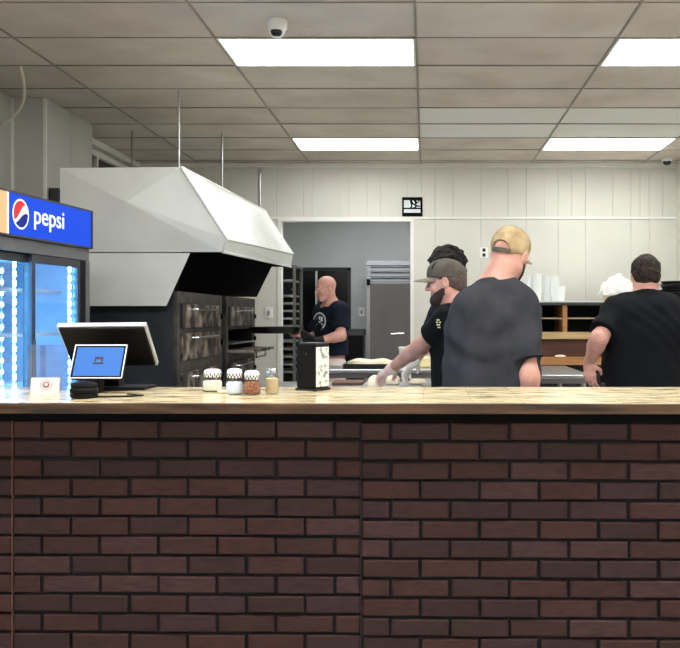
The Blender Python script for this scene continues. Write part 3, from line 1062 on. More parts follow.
# near-black inside
iv = 0.02
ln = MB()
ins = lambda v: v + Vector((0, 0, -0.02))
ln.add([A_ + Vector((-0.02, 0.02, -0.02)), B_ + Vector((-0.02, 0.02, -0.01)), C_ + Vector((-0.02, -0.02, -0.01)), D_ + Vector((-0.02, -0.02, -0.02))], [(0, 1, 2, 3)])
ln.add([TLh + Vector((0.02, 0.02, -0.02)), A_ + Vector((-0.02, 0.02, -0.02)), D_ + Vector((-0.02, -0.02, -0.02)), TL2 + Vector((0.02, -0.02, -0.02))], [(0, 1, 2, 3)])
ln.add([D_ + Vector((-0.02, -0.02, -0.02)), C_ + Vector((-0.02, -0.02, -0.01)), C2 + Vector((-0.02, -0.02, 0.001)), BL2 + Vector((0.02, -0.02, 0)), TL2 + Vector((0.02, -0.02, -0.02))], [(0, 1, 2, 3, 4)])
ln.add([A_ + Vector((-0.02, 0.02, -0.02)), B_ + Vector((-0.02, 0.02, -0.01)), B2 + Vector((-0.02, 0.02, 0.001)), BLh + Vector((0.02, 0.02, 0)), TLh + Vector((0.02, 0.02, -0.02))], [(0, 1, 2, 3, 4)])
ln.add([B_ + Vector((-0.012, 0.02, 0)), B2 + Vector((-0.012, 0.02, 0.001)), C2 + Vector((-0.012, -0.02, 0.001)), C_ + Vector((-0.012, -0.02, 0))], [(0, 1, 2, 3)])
lo_ = obj('inner_lining', ln, M['lining_dark'], hood)
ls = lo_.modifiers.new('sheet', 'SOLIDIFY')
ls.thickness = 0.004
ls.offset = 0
# hanging end panels
s1 = MB().prism([P(60, 253, DN), P(190, 253, DN), P(166, 306, DN), P(60, 306, DN)], (0, 0.008, 0))
sk = obj('end_panel', s1, M['hood'], hood, bevel=0.002)
k1 = (DF / DN)
fx = lambda px, py: P(px, py, DF)
e1, e2 = fx(272, 266.5), fx(257, 297)
far = [Vector((TLh.x, DF, e1.z)), Vector((e1.x, DF, e1.z)), Vector((e2.x, DF, e2.z)), Vector((TLh.x, DF, e2.z))]
s2 = MB().prism(far, (0, -0.008, 0))
obj('end_panel', s2, M['hood'], hood)
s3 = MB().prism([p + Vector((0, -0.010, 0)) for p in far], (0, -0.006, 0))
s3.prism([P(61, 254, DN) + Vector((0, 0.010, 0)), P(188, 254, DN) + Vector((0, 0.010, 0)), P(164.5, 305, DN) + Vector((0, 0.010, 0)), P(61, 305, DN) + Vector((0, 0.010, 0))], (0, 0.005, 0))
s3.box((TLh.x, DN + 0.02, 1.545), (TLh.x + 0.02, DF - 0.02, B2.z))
obj('inner_dark_panel', s3, M['lining_dark'], hood)
for (x, y) in ((-1.85, 6.74), (-1.875, 8.27)):
    zt = A_.z + (D_.z - A_.z) * (y - DN) / (DF - DN)
    obj('hanger_rod', MB().tube([(x, y, zt - 0.01), (x, y, ZC)], 0.008, 10), M['steel'], hood, smooth=True)
tag(obj('gas_pipe', MB().tube([(-2.68, 8.2, 0), (-2.68, 8.2, ZC)], 0.008, 8), M['grid'], smooth=True),
    'thin grey pipe rising to the ceiling behind the hood, before the dark window', 'pipe')
cd = MB().tube([(-1.82, YB - 0.012, 2.0), (-1.82, YB - 0.012, ZC - 0.05)], 0.009, 8)
cd.box((-1.84, YB - 0.03, ZC - 0.11), (-1.80, YB - 0.001, ZC - 0.07))
tag(obj('wall_conduit', cd, M['steel'], smooth=True), 'thin metal conduit running down the back wall beside the hood', 'conduit')

# ================================================================= ovens
OX = -1.6


def oven(y0, y1, label, open_second):
    t = thing('pizza_oven', label, 'oven', (OX - 0.45, (y0 + y1) / 2, 0), group='black deck pizza ovens under the hood')
    zt = 1.532
    decks = [(1.288, 1.455), (1.075, 1.262), (0.80, 1.0), (0.42, 0.76)]
    b = MB()
    bx0 = OX - 0.92
    b.box((bx0, y0, 0.16), (OX - 0.5, y1, zt))
    b.box((OX - 0.5, y0, 0.16), (OX - 0.02, y0 + 0.05, zt))
    b.box((OX - 0.5, y1 - 0.05, 0.16), (OX - 0.02, y1, zt))
    zs = [0.16, 0.42, 0.76, 0.80, 1.0, 1.075, 1.262, 1.288, 1.455, zt]
    for k in range(0, len(zs), 2):
        b.box((OX - 0.5, y0 + 0.05, zs[k]), (OX - 0.02, y1 - 0.05, zs[k + 1]))
    obj('body', b, M['oven_body'], t)
    f = MB()
    ya, yc = y0 + 0.085, y1 - 0.11
    f.box((OX - 0.02, y0, 0.16), (OX, ya, zt))
    f.box((OX - 0.02, yc, 0.16), (OX, y1, zt))
    for k in range(0, len(zs), 2):
        f.box((OX - 0.02, ya, zs[k]), (OX, yc, zs[k + 1]))
    obj('front_frame', f, M['oven_frame'], t)
    for i, (za, zb) in enumerate(decks):
        is_open = open_second and i == 1
        d = MB()
        if is_open:
            d.box((OX - 0.01, ya + 0.01, za - 0.004), (OX + 0.2, yc - 0.01, za + 0.022))
            do = obj('door', d, M['oven_door'], t, bevel=0.004)
            h = MB().tube([(OX + 0.17, ya + 0.3, za - 0.004), (OX + 0.17, ya + 0.3, za - 0.05), (OX + 0.17, yc - 0.3, za - 0.05), (OX + 0.17, yc - 0.3, za - 0.004)], 0.009, 8)
            obj('handle', h, M['chrome'], do, smooth=True)
            r = MB()
            for k in range(9):
                yy = ya + 0.1 + k * 0.12
                if yy < yc - 0.05:
                    r.tube([(OX - 0.45, yy, za + 0.07), (OX + 0.02, yy, za + 0.07)], 0.006, 6)
            r.tube([(OX + 0.02, ya + 0.05, za + 0.07), (OX + 0.02, yc - 0.05, za + 0.07)], 0.007, 6)
            obj('oven_rack', r, M['steel'], t, smooth=True)
        else:
            d.box((OX - 0.012, ya + 0.004, za + 0.003), (OX + 0.014, yc - 0.004, zb - 0.003))
            do = obj('door', d, M['oven_door'], t, bevel=0.004)
            ym = (ya + yc) / 2
            zh = zb - 0.038
            hl = (yc - ya) * 0.27
            h = MB().tube([(OX + 0.012, ym - hl, zh), (OX + 0.05, ym - hl, zh), (OX + 0.05, ym + hl, zh), (OX + 0.012, ym + hl, zh)], 0.009, 10)
            obj('handle', h, M['chrome'], do, smooth=True)
    # control strip between the pair
    for z in (1.37, 1.17, 0.9):
        cs = MB().lathe([(0.022, 0), (0.02, 0.02), (0.012, 0.022)], (OX, y1 - 0.055, z), 14, mtx=Matrix.Rotation(math.radians(90), 4, 'Y'))
        obj('control_knob', cs, M['black_gloss'], t, smooth=True)
    for yy in (y0 + 0.03, y1 - 0.09):
        for xx in (bx0 + 0.03, OX - 0.1):
            obj('leg', MB().box((xx, yy, 0), (xx + 0.06, yy + 0.06, 0.16)), M['black'], t)
    return t


oven(5.78, 7.06, 'black stacked pizza oven with closed steel doors, nearest the counter', False)
oven(7.20, 8.42, 'black stacked pizza oven with one lower door hanging open, beside the bald worker', True)

# ================================================================= ceiling and wall fittings
c = Vector(((277 - VX) / F * 5.13, 5.13, ZC))
dc = thing('dome_camera', 'small white dome security camera under the ceiling', 'security camera', c)
obj('housing', MB().lathe([(0.056, -0.0005), (0.058, -0.02), (0.054, -0.05), (0.047, -0.058)], c, 28, cap1=True), M['white'], dc, smooth=True)
obj('dome_lens', MB().lathe([(0.045, -0.056), (0.043, -0.072), (0.034, -0.089), (0.018, -0.101), (0.004, -0.105)], c, 24), M['white'], dc, smooth=True)
obj('lens_window', MB().lathe([(0.0, -0.0405), (0.018, -0.037), (0.030, -0.028), (0.036, -0.014), (0.036, -0.006)], c + Vector((0, -0.012, -0.060)), 24, cap0=False, cap1=False), M['glass_dark'], dc, smooth=True)
c = Vector(((667 - VX) / F * 9.6, 9.6, ZC))
cc = thing('corner_camera', 'tiny black-and-white security camera in the ceiling corner at the right', 'security camera', c)
obj('housing', MB().lathe([(0.055, 0.006), (0.058, -0.03), (0.05, -0.034)], c, 24), M['white'], cc, smooth=True)
obj('dome_lens', MB().lathe([(0.044, -0.034), (0.04, -0.055), (0.02, -0.07), (0.004, -0.073)], c, 24), M['black_gloss'], cc, smooth=True)

pts = []
p0, p1, p2, p3 = Vector((-2.735, 6.07, ZC)), Vector((-2.72, 6.15, 2.88)), Vector((-2.88, 6.5, 2.86)), Vector((XL + 0.006, 6.76, 2.80))
for k in range(17):
    t = k / 16
    pts.append(p0 * (1 - t) ** 3 + p1 * 3 * t * (1 - t) ** 2 + p2 * 3 * t * t * (1 - t) + p3 * t ** 3)
tag(obj('hanging_cable', MB().tube(pts, 0.010, 8), M['copper'], smooth=True), 'pale cable drooping from the ceiling to the left wall', 'cable')
shade_box = thing('recess_shade_box', 'dark box standing in for the shaded recess beside the pillar, behind the cooler sign', 'shaded recess', (-2.93, 7.15, 2.2))  # added dark box that paints in the shade of a recess
obj('case', MB().box((-2.9355, 7.0, 2.05), (-2.86, 7.32, 2.37)), M['dark_grey'], shade_box, bevel=0.004)
obj('dark_face', MB().box((-2.86, 7.01, 2.06), (-2.852, 7.31, 2.36)), M['black'], shade_box)


def plate(px, py, wpx, hpx, d, y, label, kind):
    c = P(px, py, d)
    c.y = y
    w, h = wpx / F * d / 2, hpx / F * d / 2
    t = thing('light_switch' if kind == 'switch' else 'wall_outlet', label, 'switch' if kind == 'switch' else 'outlet', c)
    obj('cover_plate', MB().box((c.x - w, y - 0.008, c.z - h), (c.x + w, y - 0.0005, c.z + h)), M['white'], t, bevel=0.002)
    if kind == 'switch':
        obj('toggle', MB().box((c.x - 0.012, y - 0.02, c.z - 0.025), (c.x + 0.012, y - 0.008, c.z + 0.025)), M['grid'], t)
    else:
        for dz in (-0.027, 0.027):
            obj('socket', MB().box((c.x - 0.017, y - 0.0095, c.z + dz - 0.018), (c.x + 0.017, y - 0.008, c.z + dz + 0.018)), M['ink'], t, bevel=0.004)


plate(268.7, 313, 7.5, 11, 9.88, YB, 'white light switch on the wall beside the ovens', 'switch')
plate(484, 252.5, 8, 10.5, 9.88, YB, 'white wall outlet left of the khaki cap', 'outlet')
plate(361.5, 312, 6, 9, 12.6, BY, 'pale switch on the grey wall left of the refrigerator', 'switch')

# dark notice above the doorway
c = P(412.3, 206.8, 9.88)
wn, hn = 10.2 / F * 9.88, 9.6 / F * 9.88
nt_ = thing('wall_sign', 'small square black wall sign with white shapes above the doorway corner', 'sign', c)
obj('backing', MB().box((c.x - wn, YB - 0.014, c.z - hn), (c.x + wn, YB - 0.0005, c.z + hn)), M['shade_sign_black'], nt_)
g = MB()
yy0, yy1 = YB - 0.0155, YB - 0.014


def sgn(u0, v0, u1, v1):
    g.box((c.x + wn * u0, yy0, c.z + hn * v0), (c.x + wn * u1, yy1, c.z + hn * v1))


sgn(-0.82, -0.1, -0.24, 0.68)
sgn(-0.82, -0.62, 0.80, -0.26)
g.prism([(c.x + wn * -0.24, yy0, c.z + hn * -0.1), (c.x + wn * -0.12, yy0, c.z + hn * 0.08), (c.x + wn * -0.24, yy0, c.z + hn * 0.6)], (0, 0.0014, 0))
g.prism([(c.x + wn * -0.02, yy0, c.z + hn * 0.62), (c.x + wn * 0.1, yy0, c.z + hn * 0.68), (c.x + wn * 0.28, yy0, c.z + hn * 0.38), (c.x + wn * 0.16, yy0, c.z + hn * 0.3)], (0, 0.0014, 0))
g.prism([(c.x + wn * -0.02, yy0, c.z + hn * -0.1), (c.x + wn * 0.02, yy0, c.z + hn * 0.26), (c.x + wn * 0.3, yy0, c.z + hn * 0.06), (c.x + wn * 0.16, yy0, c.z + hn * -0.05)], (0, 0.0014, 0))
g.prism([(c.x + wn * 0.36, yy0, c.z + hn * 0.2), (c.x + wn * 0.76, yy0, c.z + hn * 0.66), (c.x + wn * 0.8, yy0, c.z + hn * 0.1), (c.x + wn * 0.5, yy0, c.z + hn * 0.16)], (0, 0.0014, 0))
sgn(0.4, -0.1, 0.8, 0.0)
sgn(0.42, 0.52, 0.56, 0.64)
obj('white_graphics', g, M['print'], nt_)

# ================================================================= back room things
FY = 11.6
fx0, fx1 = (366.5 - VX) / F * FY, (366.5 - VX) / F * FY + 0.72
fzt = CZ + 57 / F * FY
fz1 = CZ + (VY - 283) / F * FY
fg = thing('refrigerator', 'tall stainless refrigerator with louvred top in the back room', 'refrigerator', ((fx0 + fx1) / 2, FY + 0.4, 0))
b = MB()
b.box((fx0, FY + 0.03, 0.14), (fx1, FY + 0.8, fzt))
obj('cabinet', b, M['steel'], fg)
lv = MB()
hh = (fzt - fz1)
for k in range(4):
    z0 = fz1 + 0.012 + k * (hh - 0.012) / 4
    z1 = z0 + (hh - 0.012) / 4 - 0.014
    x0 = fx0 + 0.05 if k < 3 else fx0 + 0.004
    lv.prism([(x0, FY + 0.028, z0), (x0, FY - 0.012, z0 + 0.004), (x0, FY + 0.012, z1), (x0, FY + 0.028, z1)], (fx1 - 0.006 - x0, 0, 0))
obj('louvre', lv, M['louvre'], fg)
dr = obj('door', MB().box((fx0 + 0.05, FY - 0.02, 0.16), (fx1 - 0.006, FY + 0.029, fz1 - 0.004)), M['steel_dark'], fg, bevel=0.006)
zh = CZ - 17 / F * FY
hx = (391 - VX) / F * FY
obj('door_handle', MB().tube([(hx, FY - 0.02, zh), (hx, FY - 0.05, zh), (hx + 0.17, FY - 0.05, zh + 0.01), (hx + 0.17, FY - 0.02, zh + 0.01)], 0.011, 10), M['chrome'], dr, smooth=True)
obj('hinge', MB().box((fx0 + 0.004, FY - 0.03, fz1 - 0.03), (fx0 + 0.048, FY + 0.029, fz1 + 0.05)), M['black'], fg)
for xx in (fx0 + 0.04, fx1 - 0.1):
    for yy in (FY + 0.08, FY + 0.7):
        obj('leg', MB().lathe([(0.025, 0), (0.03, 0.14)], (xx + 0.03, yy, 0), 14), M['steel'], fg)

# sheet-pan rack just inside the doorway
RY = 10.25
rx1 = (295.5 - VX) / F * RY
rx0 = rx1 - 0.5
rz = CZ + (VY - 267) / F * RY
rk = thing('pan_rack', 'tall metal tray rack full of shiny slides just inside the doorway', 'rack', ((rx0 + rx1) / 2, RY + 0.3, 0))
for xx in (rx0, rx1 - 0.03):
    for yy in (RY, RY + 0.57):
        obj('post', MB().box((xx, yy, 0.06), (xx + 0.03, yy + 0.03, rz)), M['steel_dark'], rk)
obj('back_panel', MB().box((rx0 + 0.002, RY + 0.6, 0.1), (rx1 - 0.002, RY + 0.606, rz)), M['dark_grey'], rk)
obj('top_panel', MB().box((rx0, RY, rz), (rx1, RY + 0.6, rz + 0.02)), M['steel_dark'], rk)
for k in range(19):
    z = 0.2 + k * 0.087
    for xx in (rx0 + 0.03, rx1 - 0.052):
        s = MB().box((xx, RY + 0.005, z), (xx + 0.022, RY + 0.595, z + 0.004))
        obj('slide', s, M['chrome'], rk)
rt = random.Random(5)
tags = None
for k in range(19):
    z = 0.2 + k * 0.087 + 0.0045
    if k % 6 == 5:
        continue
    j = rt.uniform(-0.01, 0.03)
    pm = MB()
    x0, x1, y0, y1 = rx0 + 0.036, rx1 - 0.036, RY + 0.02 + j, RY + 0.56 + j
    pm.box((x0, y0, z), (x1, y1, z + 0.003))
    pm.box((x0, y0, z + 0.003), (x1, y0 + 0.004, z + 0.024))
    pm.box((x0, y1 - 0.004, z + 0.003), (x1, y1, z + 0.024))
    pm.box((x0, y0 + 0.004, z + 0.003), (x0 + 0.003, y1 - 0.004, z + 0.024))
    pm.box((x1 - 0.003, y0 + 0.004, z + 0.003), (x1, y1 - 0.004, z + 0.024))
    tag(obj('sheet_pan', pm, M['steel']), 'shiny sheet pan slid into the tall rack inside the doorway', 'pan', 'sheet pans in the rack')
for xx in (rx0 + 0.015, rx1 - 0.015):
    for yy in (RY + 0.015, RY + 0.585):
        obj('caster', MB().lathe([(0.03, -0.012), (0.03, 0.012)], (xx, yy, 0.03), 14, mtx=Matrix.Rotation(math.radians(90), 4, 'Y')), M['black'], rk)

# tall black bin between the bald worker and the refrigerator
by = 9.2
bx0, bx1 = (346 - VX) / F * by, (363.5 - VX) / F * by
bz = CZ - 12 / F * by
bn = thing('trash_bin', 'tall black bin standing in the doorway left of the refrigerator', 'bin', ((bx0 + bx1) / 2, by, 0))
m_ = MB()
cxb = (bx0 + bx1) / 2
hwid = (bx1 - bx0) / 2
m_.add([(cxb - hwid * .86, by + .02, 0), (cxb + hwid * .86, by + .02, 0), (cxb + hwid * .86, by + .28, 0), (cxb - hwid * .86, by + .28, 0),
        (cxb - hwid, by, bz - 0.07), (cxb + hwid, by, bz - 0.07), (cxb + hwid, by + .3, bz - 0.07), (cxb - hwid, by + .3, bz - 0.07)],
       [(0, 3, 2, 1), (4, 5, 6, 7), (0, 1, 5, 4), (1, 2, 6, 5), (2, 3, 7, 6), (3, 0, 4, 7)])
obj('bin_body', m_, M['black'], bn, bevel=0.01)
obj('bin_lid', MB().prism([(cxb - hwid - .006, by - 0.012, bz - 0.0695), (cxb - hwid - .006, by + 0.31, bz - 0.0695), (cxb - hwid - .006, by + 0.29, bz), (cxb - hwid - .006, by + 0.06, bz)], (2 * hwid + 0.012, 0, 0)), M['black'], bn, bevel=0.006)


# ================================================================= kitchen tables
def steel_table(x0, x1, y0, y1, z, label, shelf_z=0.3):
    t = thing('work_table', label, 'table', ((x0 + x1) / 2, (y0 + y1) / 2, 0))
    tp = MB().box((x0, y0, z - 0.03), (x1, y1, z))
    obj('tabletop', tp, M['steel'], t, bevel=0.006)
    for xx in (x0 + 0.06, x1 - 0.06):
        for yy in (y0 + 0.06, y1 - 0.06):
            obj('leg', MB().lathe([(0.016, 0), (0.021, 0.03), (0.021, z - 0.031)], (xx, yy, 0), 14), M['steel'], t, smooth=True)
    obj('undershelf', MB().box((x0 + 0.04, y0 + 0.04, shelf_z), (x1 - 0.04, y1 - 0.04, shelf_z + 0.02)), M['steel'], t)
    obj('apron_rail', MB().box((x0 + 0.05, y0 + 0.03, z - 0.07), (x1 - 0.05, y0 + 0.05, z - 0.0305)), M['steel_dark'], t)
    return t


TZ = 0.92
steel_table(-1.2, -0.03, 5.0, 6.2, TZ, 'steel work table where the grey-capped worker stretches dough')
T2 = 0.95
steel_table(-0.98, 0.22, 7.1, 7.7, T2, 'steel table holding the dough tray before the bald worker', shelf_z=0.78)
steel_table(0.55, 1.33, 7.2, 8.6, 0.9, 'steel table in front of the wooden hutch at the right', shelf_z=0.45)

# black tray with a slab of dough
x0, x1 = (345.5 - VX) / F * 7.4, (396 - VX) / F * 7.4
tr = thing('dough_tray', 'shallow black tray on the steel table beside the bald worker', 'tray', ((x0 + x1) / 2, 7.38, T2))
q = MB()
q.box((x0, 7.16, T2 + 0.001), (x1, 7.62, T2 + 0.006))
for lo, hi in (((x0, 7.16, T2 + 0.006), (x1, 7.168, T2 + 0.04)), ((x0, 7.612, T2 + 0.006), (x1, 7.62, T2 + 0.04)), ((x0, 7.168, T2 + 0.006), (x0 + 0.008, 7.612, T2 + 0.04)), ((x1 - 0.008, 7.168, T2 + 0.006), (x1, 7.612, T2 + 0.04))):
    q.box(lo, hi)
obj('tray_body', q, M['iron'], tr)
dm = MB().lathe([(0.14, 0.0), (0.2, 0.008), (0.21, 0.03), (0.2, 0.05), (0.15, 0.06), (0.02, 0.062)], ((0, 0, 0)), 32)
dm.xf(Matrix.Translation(((x0 + x1) / 2, 7.39, T2 + 0.0065)) @ Matrix.Diagonal((0.93, 0.98, 1.0, 1)))
for i, v in enumerate(dm.v):
    v.z += 0.006 * math.sin(v.x * 31) * (1 if v.z > T2 + 0.03 else 0)
tag(obj('dough_slab', dm, M['dough'], smooth=True), 'wide flat slab of white dough lying in the black tray', 'dough')

# cloudy tub and cheese beside it
c = Vector(((406 - VX) / F * 7.4, 7.42, T2))
tb = thing('food_tub', 'cloudy plastic tub with rim, standing right of the dough tray', 'tub', c)
obj('tub_body', MB().lathe([(0.045, 0.001), (0.05, 0.004), (0.058, 0.15), (0.054, 0.15), (0.046, 0.008)], c, 28, cap1=True), M['tub'], tb, smooth=True)
obj('tub_rim', MB().lathe([(0.0585, 0.148), (0.064, 0.15), (0.064, 0.166), (0.0585, 0.17), (0.054, 0.166), (0.054, 0.151)], c, 28, cap0=False, cap1=False), M['white'], tb, smooth=True)
c = Vector(((432 - VX) / F * 7.4, 7.42, T2))
ch_ = MB()
ch_.box((c.x - 0.10, 7.32, T2 + 0.001), (c.x + 0.12, 7.56, T2 + 0.085))
tag(obj('cheese_block', ch_, M['cheese'], bevel=0.012), 'pale yellow block of cheese on the steel table behind the reaching arms', 'cheese')


# dough in work, on the near table
def dough_lump(px, py, d, rx, ry, h, label, seed):
    c = P(px, py, d)
    r_ = random.Random(seed)
    m = MB().lathe([(0.5, 0.0), (0.85, 0.06), (1.0, 0.3), (0.95, 0.6), (0.7, 0.86), (0.3, 1.0), (0.02, 1.0)], (0, 0, 0), 22)
    for v in m.v:
        a = math.atan2(v.y, v.x)
        s = 1 + 0.12 * math.sin(3 * a + seed) + 0.06 * math.sin(7 * a)
        v.x *= rx * s
        v.y *= ry * s
        v.z *= h * (1 + 0.1 * math.sin(4 * a))
        v += Vector((c.x, d, TZ + 0.0005))
    tag(obj('dough_lump', m, M['dough'], smooth=True), label, 'dough')


dough_lump(375, 381, 5.50, 0.05, 0.05, 0.082, 'lump of dough under the grey-capped worker\'s fingers', 2)
dough_lump(393, 381, 5.92, 0.05, 0.05, 0.06, 'small lump of dough between the two reaching hands', 5)
dough_lump(417, 383, 5.95, 0.06, 0.05, 0.035, 'flat piece of dough under the white gloved hand', 9)
q = MB()
cx0, cx1 = (352 - VX) / F * 6.0, (364 - VX) / F * 6.0
q.box((cx0 - 0.12, 5.86, TZ + 0.001), (cx1, 6.12, TZ + 0.02))
tag(obj('pan', q, M['wood_dark'], bevel=0.004), 'low dark pan lying on the table left of the dough lumps', 'pan')

# ================================================================= wooden hutch
HY0, HY1 = 8.78, 9.4
hx0, hx1 = 0.74, 2.72


def hz(y):
    return CZ + (VY - y) / F * HY0


hu = thing('wooden_hutch', 'long wooden hutch with black cubbies along the back wall at right', 'hutch', ((hx0 + hx1) / 2, 9.1, 0))
b = MB()
zt = hz(302)
b.box((hx0, HY0 + 0.02, 0.0), (hx0 + 0.03, HY1, zt - 0.03))
b.box((hx1 - 0.03, HY0 + 0.02, 0.0), (hx1, HY1, zt - 0.03))
b.box((hx0 + 0.03, HY1 - 0.02, 0.0), (hx1 - 0.03, HY1, zt - 0.03))
b.box((hx0 + 0.03, HY0 + 0.02, hz(332.5) - 0.02), (hx1 - 0.03, HY1 - 0.02, hz(332.5)))
b.box((hx0 + 0.03, HY0 + 0.02, 0.05), (hx1 - 0.03, HY0 + 0.04, hz(366)))
obj('carcass', b, M['cubby'], hu)
obj('top_board', MB().box((hx0 - 0.02, HY0 - 0.03, zt - 0.03), (hx1, HY1 + 0.04, zt - 0.004)), M['shelf_top'], hu)
obj('top_sheet', MB().box((hx0 - 0.02, HY0 - 0.02, zt - 0.004), (hx1, HY1 + 0.04, zt + 0.012)), M['white'], hu)
for px in (491, 565, 640):
    xx = (px - VX) / F * HY0
    obj('divider', MB().box((xx - 0.022, HY0, hz(332)), (xx + 0.022, HY1 - 0.02, zt - 0.031)), M['wood_new'], hu)
obj('shelf_strip', MB().box((hx0 + 0.03, HY0 + 0.025, hz(319)), (hx1 - 0.03, HY1 - 0.02, hz(317.6))), M['box_card'], hu)
obj('front_rail', MB().box((hx0, HY0 - 0.02, hz(339)), (hx1, HY0 + 0.018, hz(332))), M['wood_pale'], hu, bevel=0.003)
obj('recess_board', MB().box((hx0 + 0.03, HY0 + 0.06, hz(357)), (hx1 - 0.03, HY0 + 0.085, hz(339) + 0.02)), M['wood_dark'], hu)
obj('ledge', MB().box((hx0, HY0 - 0.1, hz(364.5)), (hx1, HY0 + 0.06, hz(357))), M['wood_new'], hu, bevel=0.003)
dl = P(560, 357, 8.75)
m = MB().lathe([(0.03, 0), (0.055, 0.006), (0.05, 0.018), (0.02, 0.024)], (dl.x, 8.735, hz(357)), 18)
tag(obj('dough_ball', m, M['dough'], smooth=True), 'small flat ball of dough on the orange wooden ledge', 'dough')

ZTOP = zt + 0.012
# cups nested in stacks
cupm = MB().lathe([(0.030, 0), (0.032, 0.002), (0.043, 0.102), (0.046, 0.106), (0.0435, 0.108), (0.040, 0.104), (0.029, 0.004)], (0, 0, 0), 22)
cup0 = None
for px, y, npc, lb in ((528, 9.15, 8, 'white foam cup in the short stack behind the khaki-capped worker'),
                       (537.5, 9.1, 9, 'white foam cup in the tallest stack on the hutch'),
                       (547, 9.2, 8, 'white foam cup in the middle stack on the hutch'),
                       (555, 9.1, 8, 'white foam cup in the second stack from the right on the hutch'),
                       (561, 8.97, 3, 'white foam cup in the shortest stack, nearest the bare shelf top')):
    x = (px - VX) / F * y
    for k in range(npc):
        loc = (x, y, ZTOP + 0.0005 + k * 0.021)
        if cup0 is None:
            cup0 = obj('foam_cup', cupm, M['cup'], smooth=True)
            cup0.location = loc
            tag(cup0, lb, 'cup', 'white cups stacked on the hutch')
        else:
            dup(cup0, loc, label=lb)
# cloth on a cardboard box
x = (617 - VX) / F * 9.1
bx = thing('cardboard_box', 'small open cardboard box under the white cloth on the hutch', 'box', (x, 9.12, ZTOP))
obj('box_body', MB().box((x - 0.11, 9.02, ZTOP), (x + 0.13, 9.26, ZTOP + 0.16)), M['box_card'], bx)
obj('box_flap', MB().prism([(x - 0.11, 9.02, ZTOP + 0.155), (x - 0.11, 9.26, ZTOP + 0.155), (x - 0.15, 9.26, ZTOP + 0.10), (x - 0.15, 9.02, ZTOP + 0.10)], (0, 0, 0.005)), M['box_card'], bx)
cl = MB()
n = 26
rc = random.Random(4)
vs, fs = [], []
for i in range(n):
    for j in range(n):
        u, v = -1 + 2 * i / (n - 1), -1 + 2 * j / (n - 1)
        r = math.sqrt(u * u + v * v)
        X = x + 0.01 + u * 0.165
        Y = 9.12 + v * 0.15
        over = max(0, abs(X - x - 0.01) - 0.125) + max(0, abs(Y - 9.14) - 0.125)
        z = ZTOP + 0.172 + 0.10 * math.exp(-3.2 * (u * u + v * v * 0.7)) + 0.018 * math.sin(9 * u + 4 * v) * math.cos(7 * v - 3 * u) - over * 2.6
        if X > x + 0.13:
            z = max(z, ZTOP + 0.1)
        vs.append((X + 0.008 * math.sin(11 * v), Y, max(z, ZTOP + 0.06)))
for i in range(n - 1):
    for j in range(n - 1):
        fs.append((i * n + j, (i + 1) * n + j, (i + 1) * n + j + 1, i * n + j + 1))
cl.add(vs, fs)
co = obj('cloth', cl, M['cloth'], smooth=True)
sd = co.modifiers.new('thick', 'SOLIDIFY')
sd.thickness = 0.004
sd.offset = 1
tag(co, 'crumpled white cloth heaped on the cardboard box on the hutch', 'cloth')
lm = MB().lathe([(0.06, 0), (0.075, 0.02), (0.07, 0.08), (0.05, 0.13), (0.025, 0.15), (0.004, 0.152)], (0, 0, 0), 26)
for v in lm.v:
    a = math.atan2(v.y, v.x)
    v.x *= 1 + 0.16 * math.sin(3 * a + v.z * 30)
    v.y *= 1 + 0.12 * math.sin(5 * a - v.z * 22)
    v += Vector((2.26, 9.12, ZTOP + 0.0005))
tag(obj('paper_bag', lm, M['cloth'], smooth=True), 'small crumpled white bag on the hutch, left of the black pans', 'bag')
# stacked black pans
pan0 = None
x = (676 - VX) / F * 9.1
pm = MB().lathe([(0.135, 0), (0.14, 0.001), (0.165, 0.034), (0.172, 0.035), (0.172, 0.039), (0.163, 0.038), (0.137, 0.004)], (0, 0, 0), 36)
for k in range(7):
    loc = (2.54 + 0.008 * math.sin(k * 2.1), 9.1 + 0.006 * math.cos(k * 1.7), ZTOP + 0.0005 + k * 0.027)
    if pan0 is None:
        pan0 = obj('pizza_pan', pm, M['iron'], smooth=True)
        pan0.location = loc
        tag(pan0, 'black pizza pan in the nested stack at the right end of the hutch', 'pan', 'black pans stacked on the hutch')
    else:
        dup(pan0, loc)


# ================================================================= people
# bodies grown from joints as one smooth implicit surface and meshed
def V3(*a):
    return np.array(a if len(a) > 1 else a[0], dtype=np.float64)


def nrm(v):
    return v / max(1e-9, np.linalg.norm(v))


class Prim:
    def __init__(s, fn, lo, hi, k=0.03, op='add'):
        s.fn, s.lo, s.hi, s.k, s.op = fn, lo, hi, k, op


def rc(a, b, ra, rb, k=0.03, flat=None, op='add'):
    a, b = V3(a), V3(b)
    n, fs = (nrm(V3(flat[0])), 1.0 / flat[1]) if flat else (None, 1.0)
    ba = b - a
    if n is not None:
        ba = ba + n * (ba @ n) * (fs - 1)
    L2 = max(1e-9, ba @ ba)

    def fn(x, y, z):
        q = [x - a[0], y - a[1], z - a[2]]
        if n is not None:
            dt = (q[0] * n[0] + q[1] * n[1] + q[2] * n[2]) * (fs - 1)
            q = [q[i] + n[i] * dt for i in range(3)]
        t = np.clip((q[0] * ba[0] + q[1] * ba[1] + q[2] * ba[2]) / L2, 0, 1)
        d = np.sqrt((q[0] - t * ba[0]) ** 2 + (q[1] - t * ba[1]) ** 2 + (q[2] - t * ba[2]) ** 2) - (ra + (rb - ra) * t)
        return d
    r = max(ra, rb)
    return Prim(fn, np.minimum(a, b) - r, np.maximum(a, b) + r, k, op)


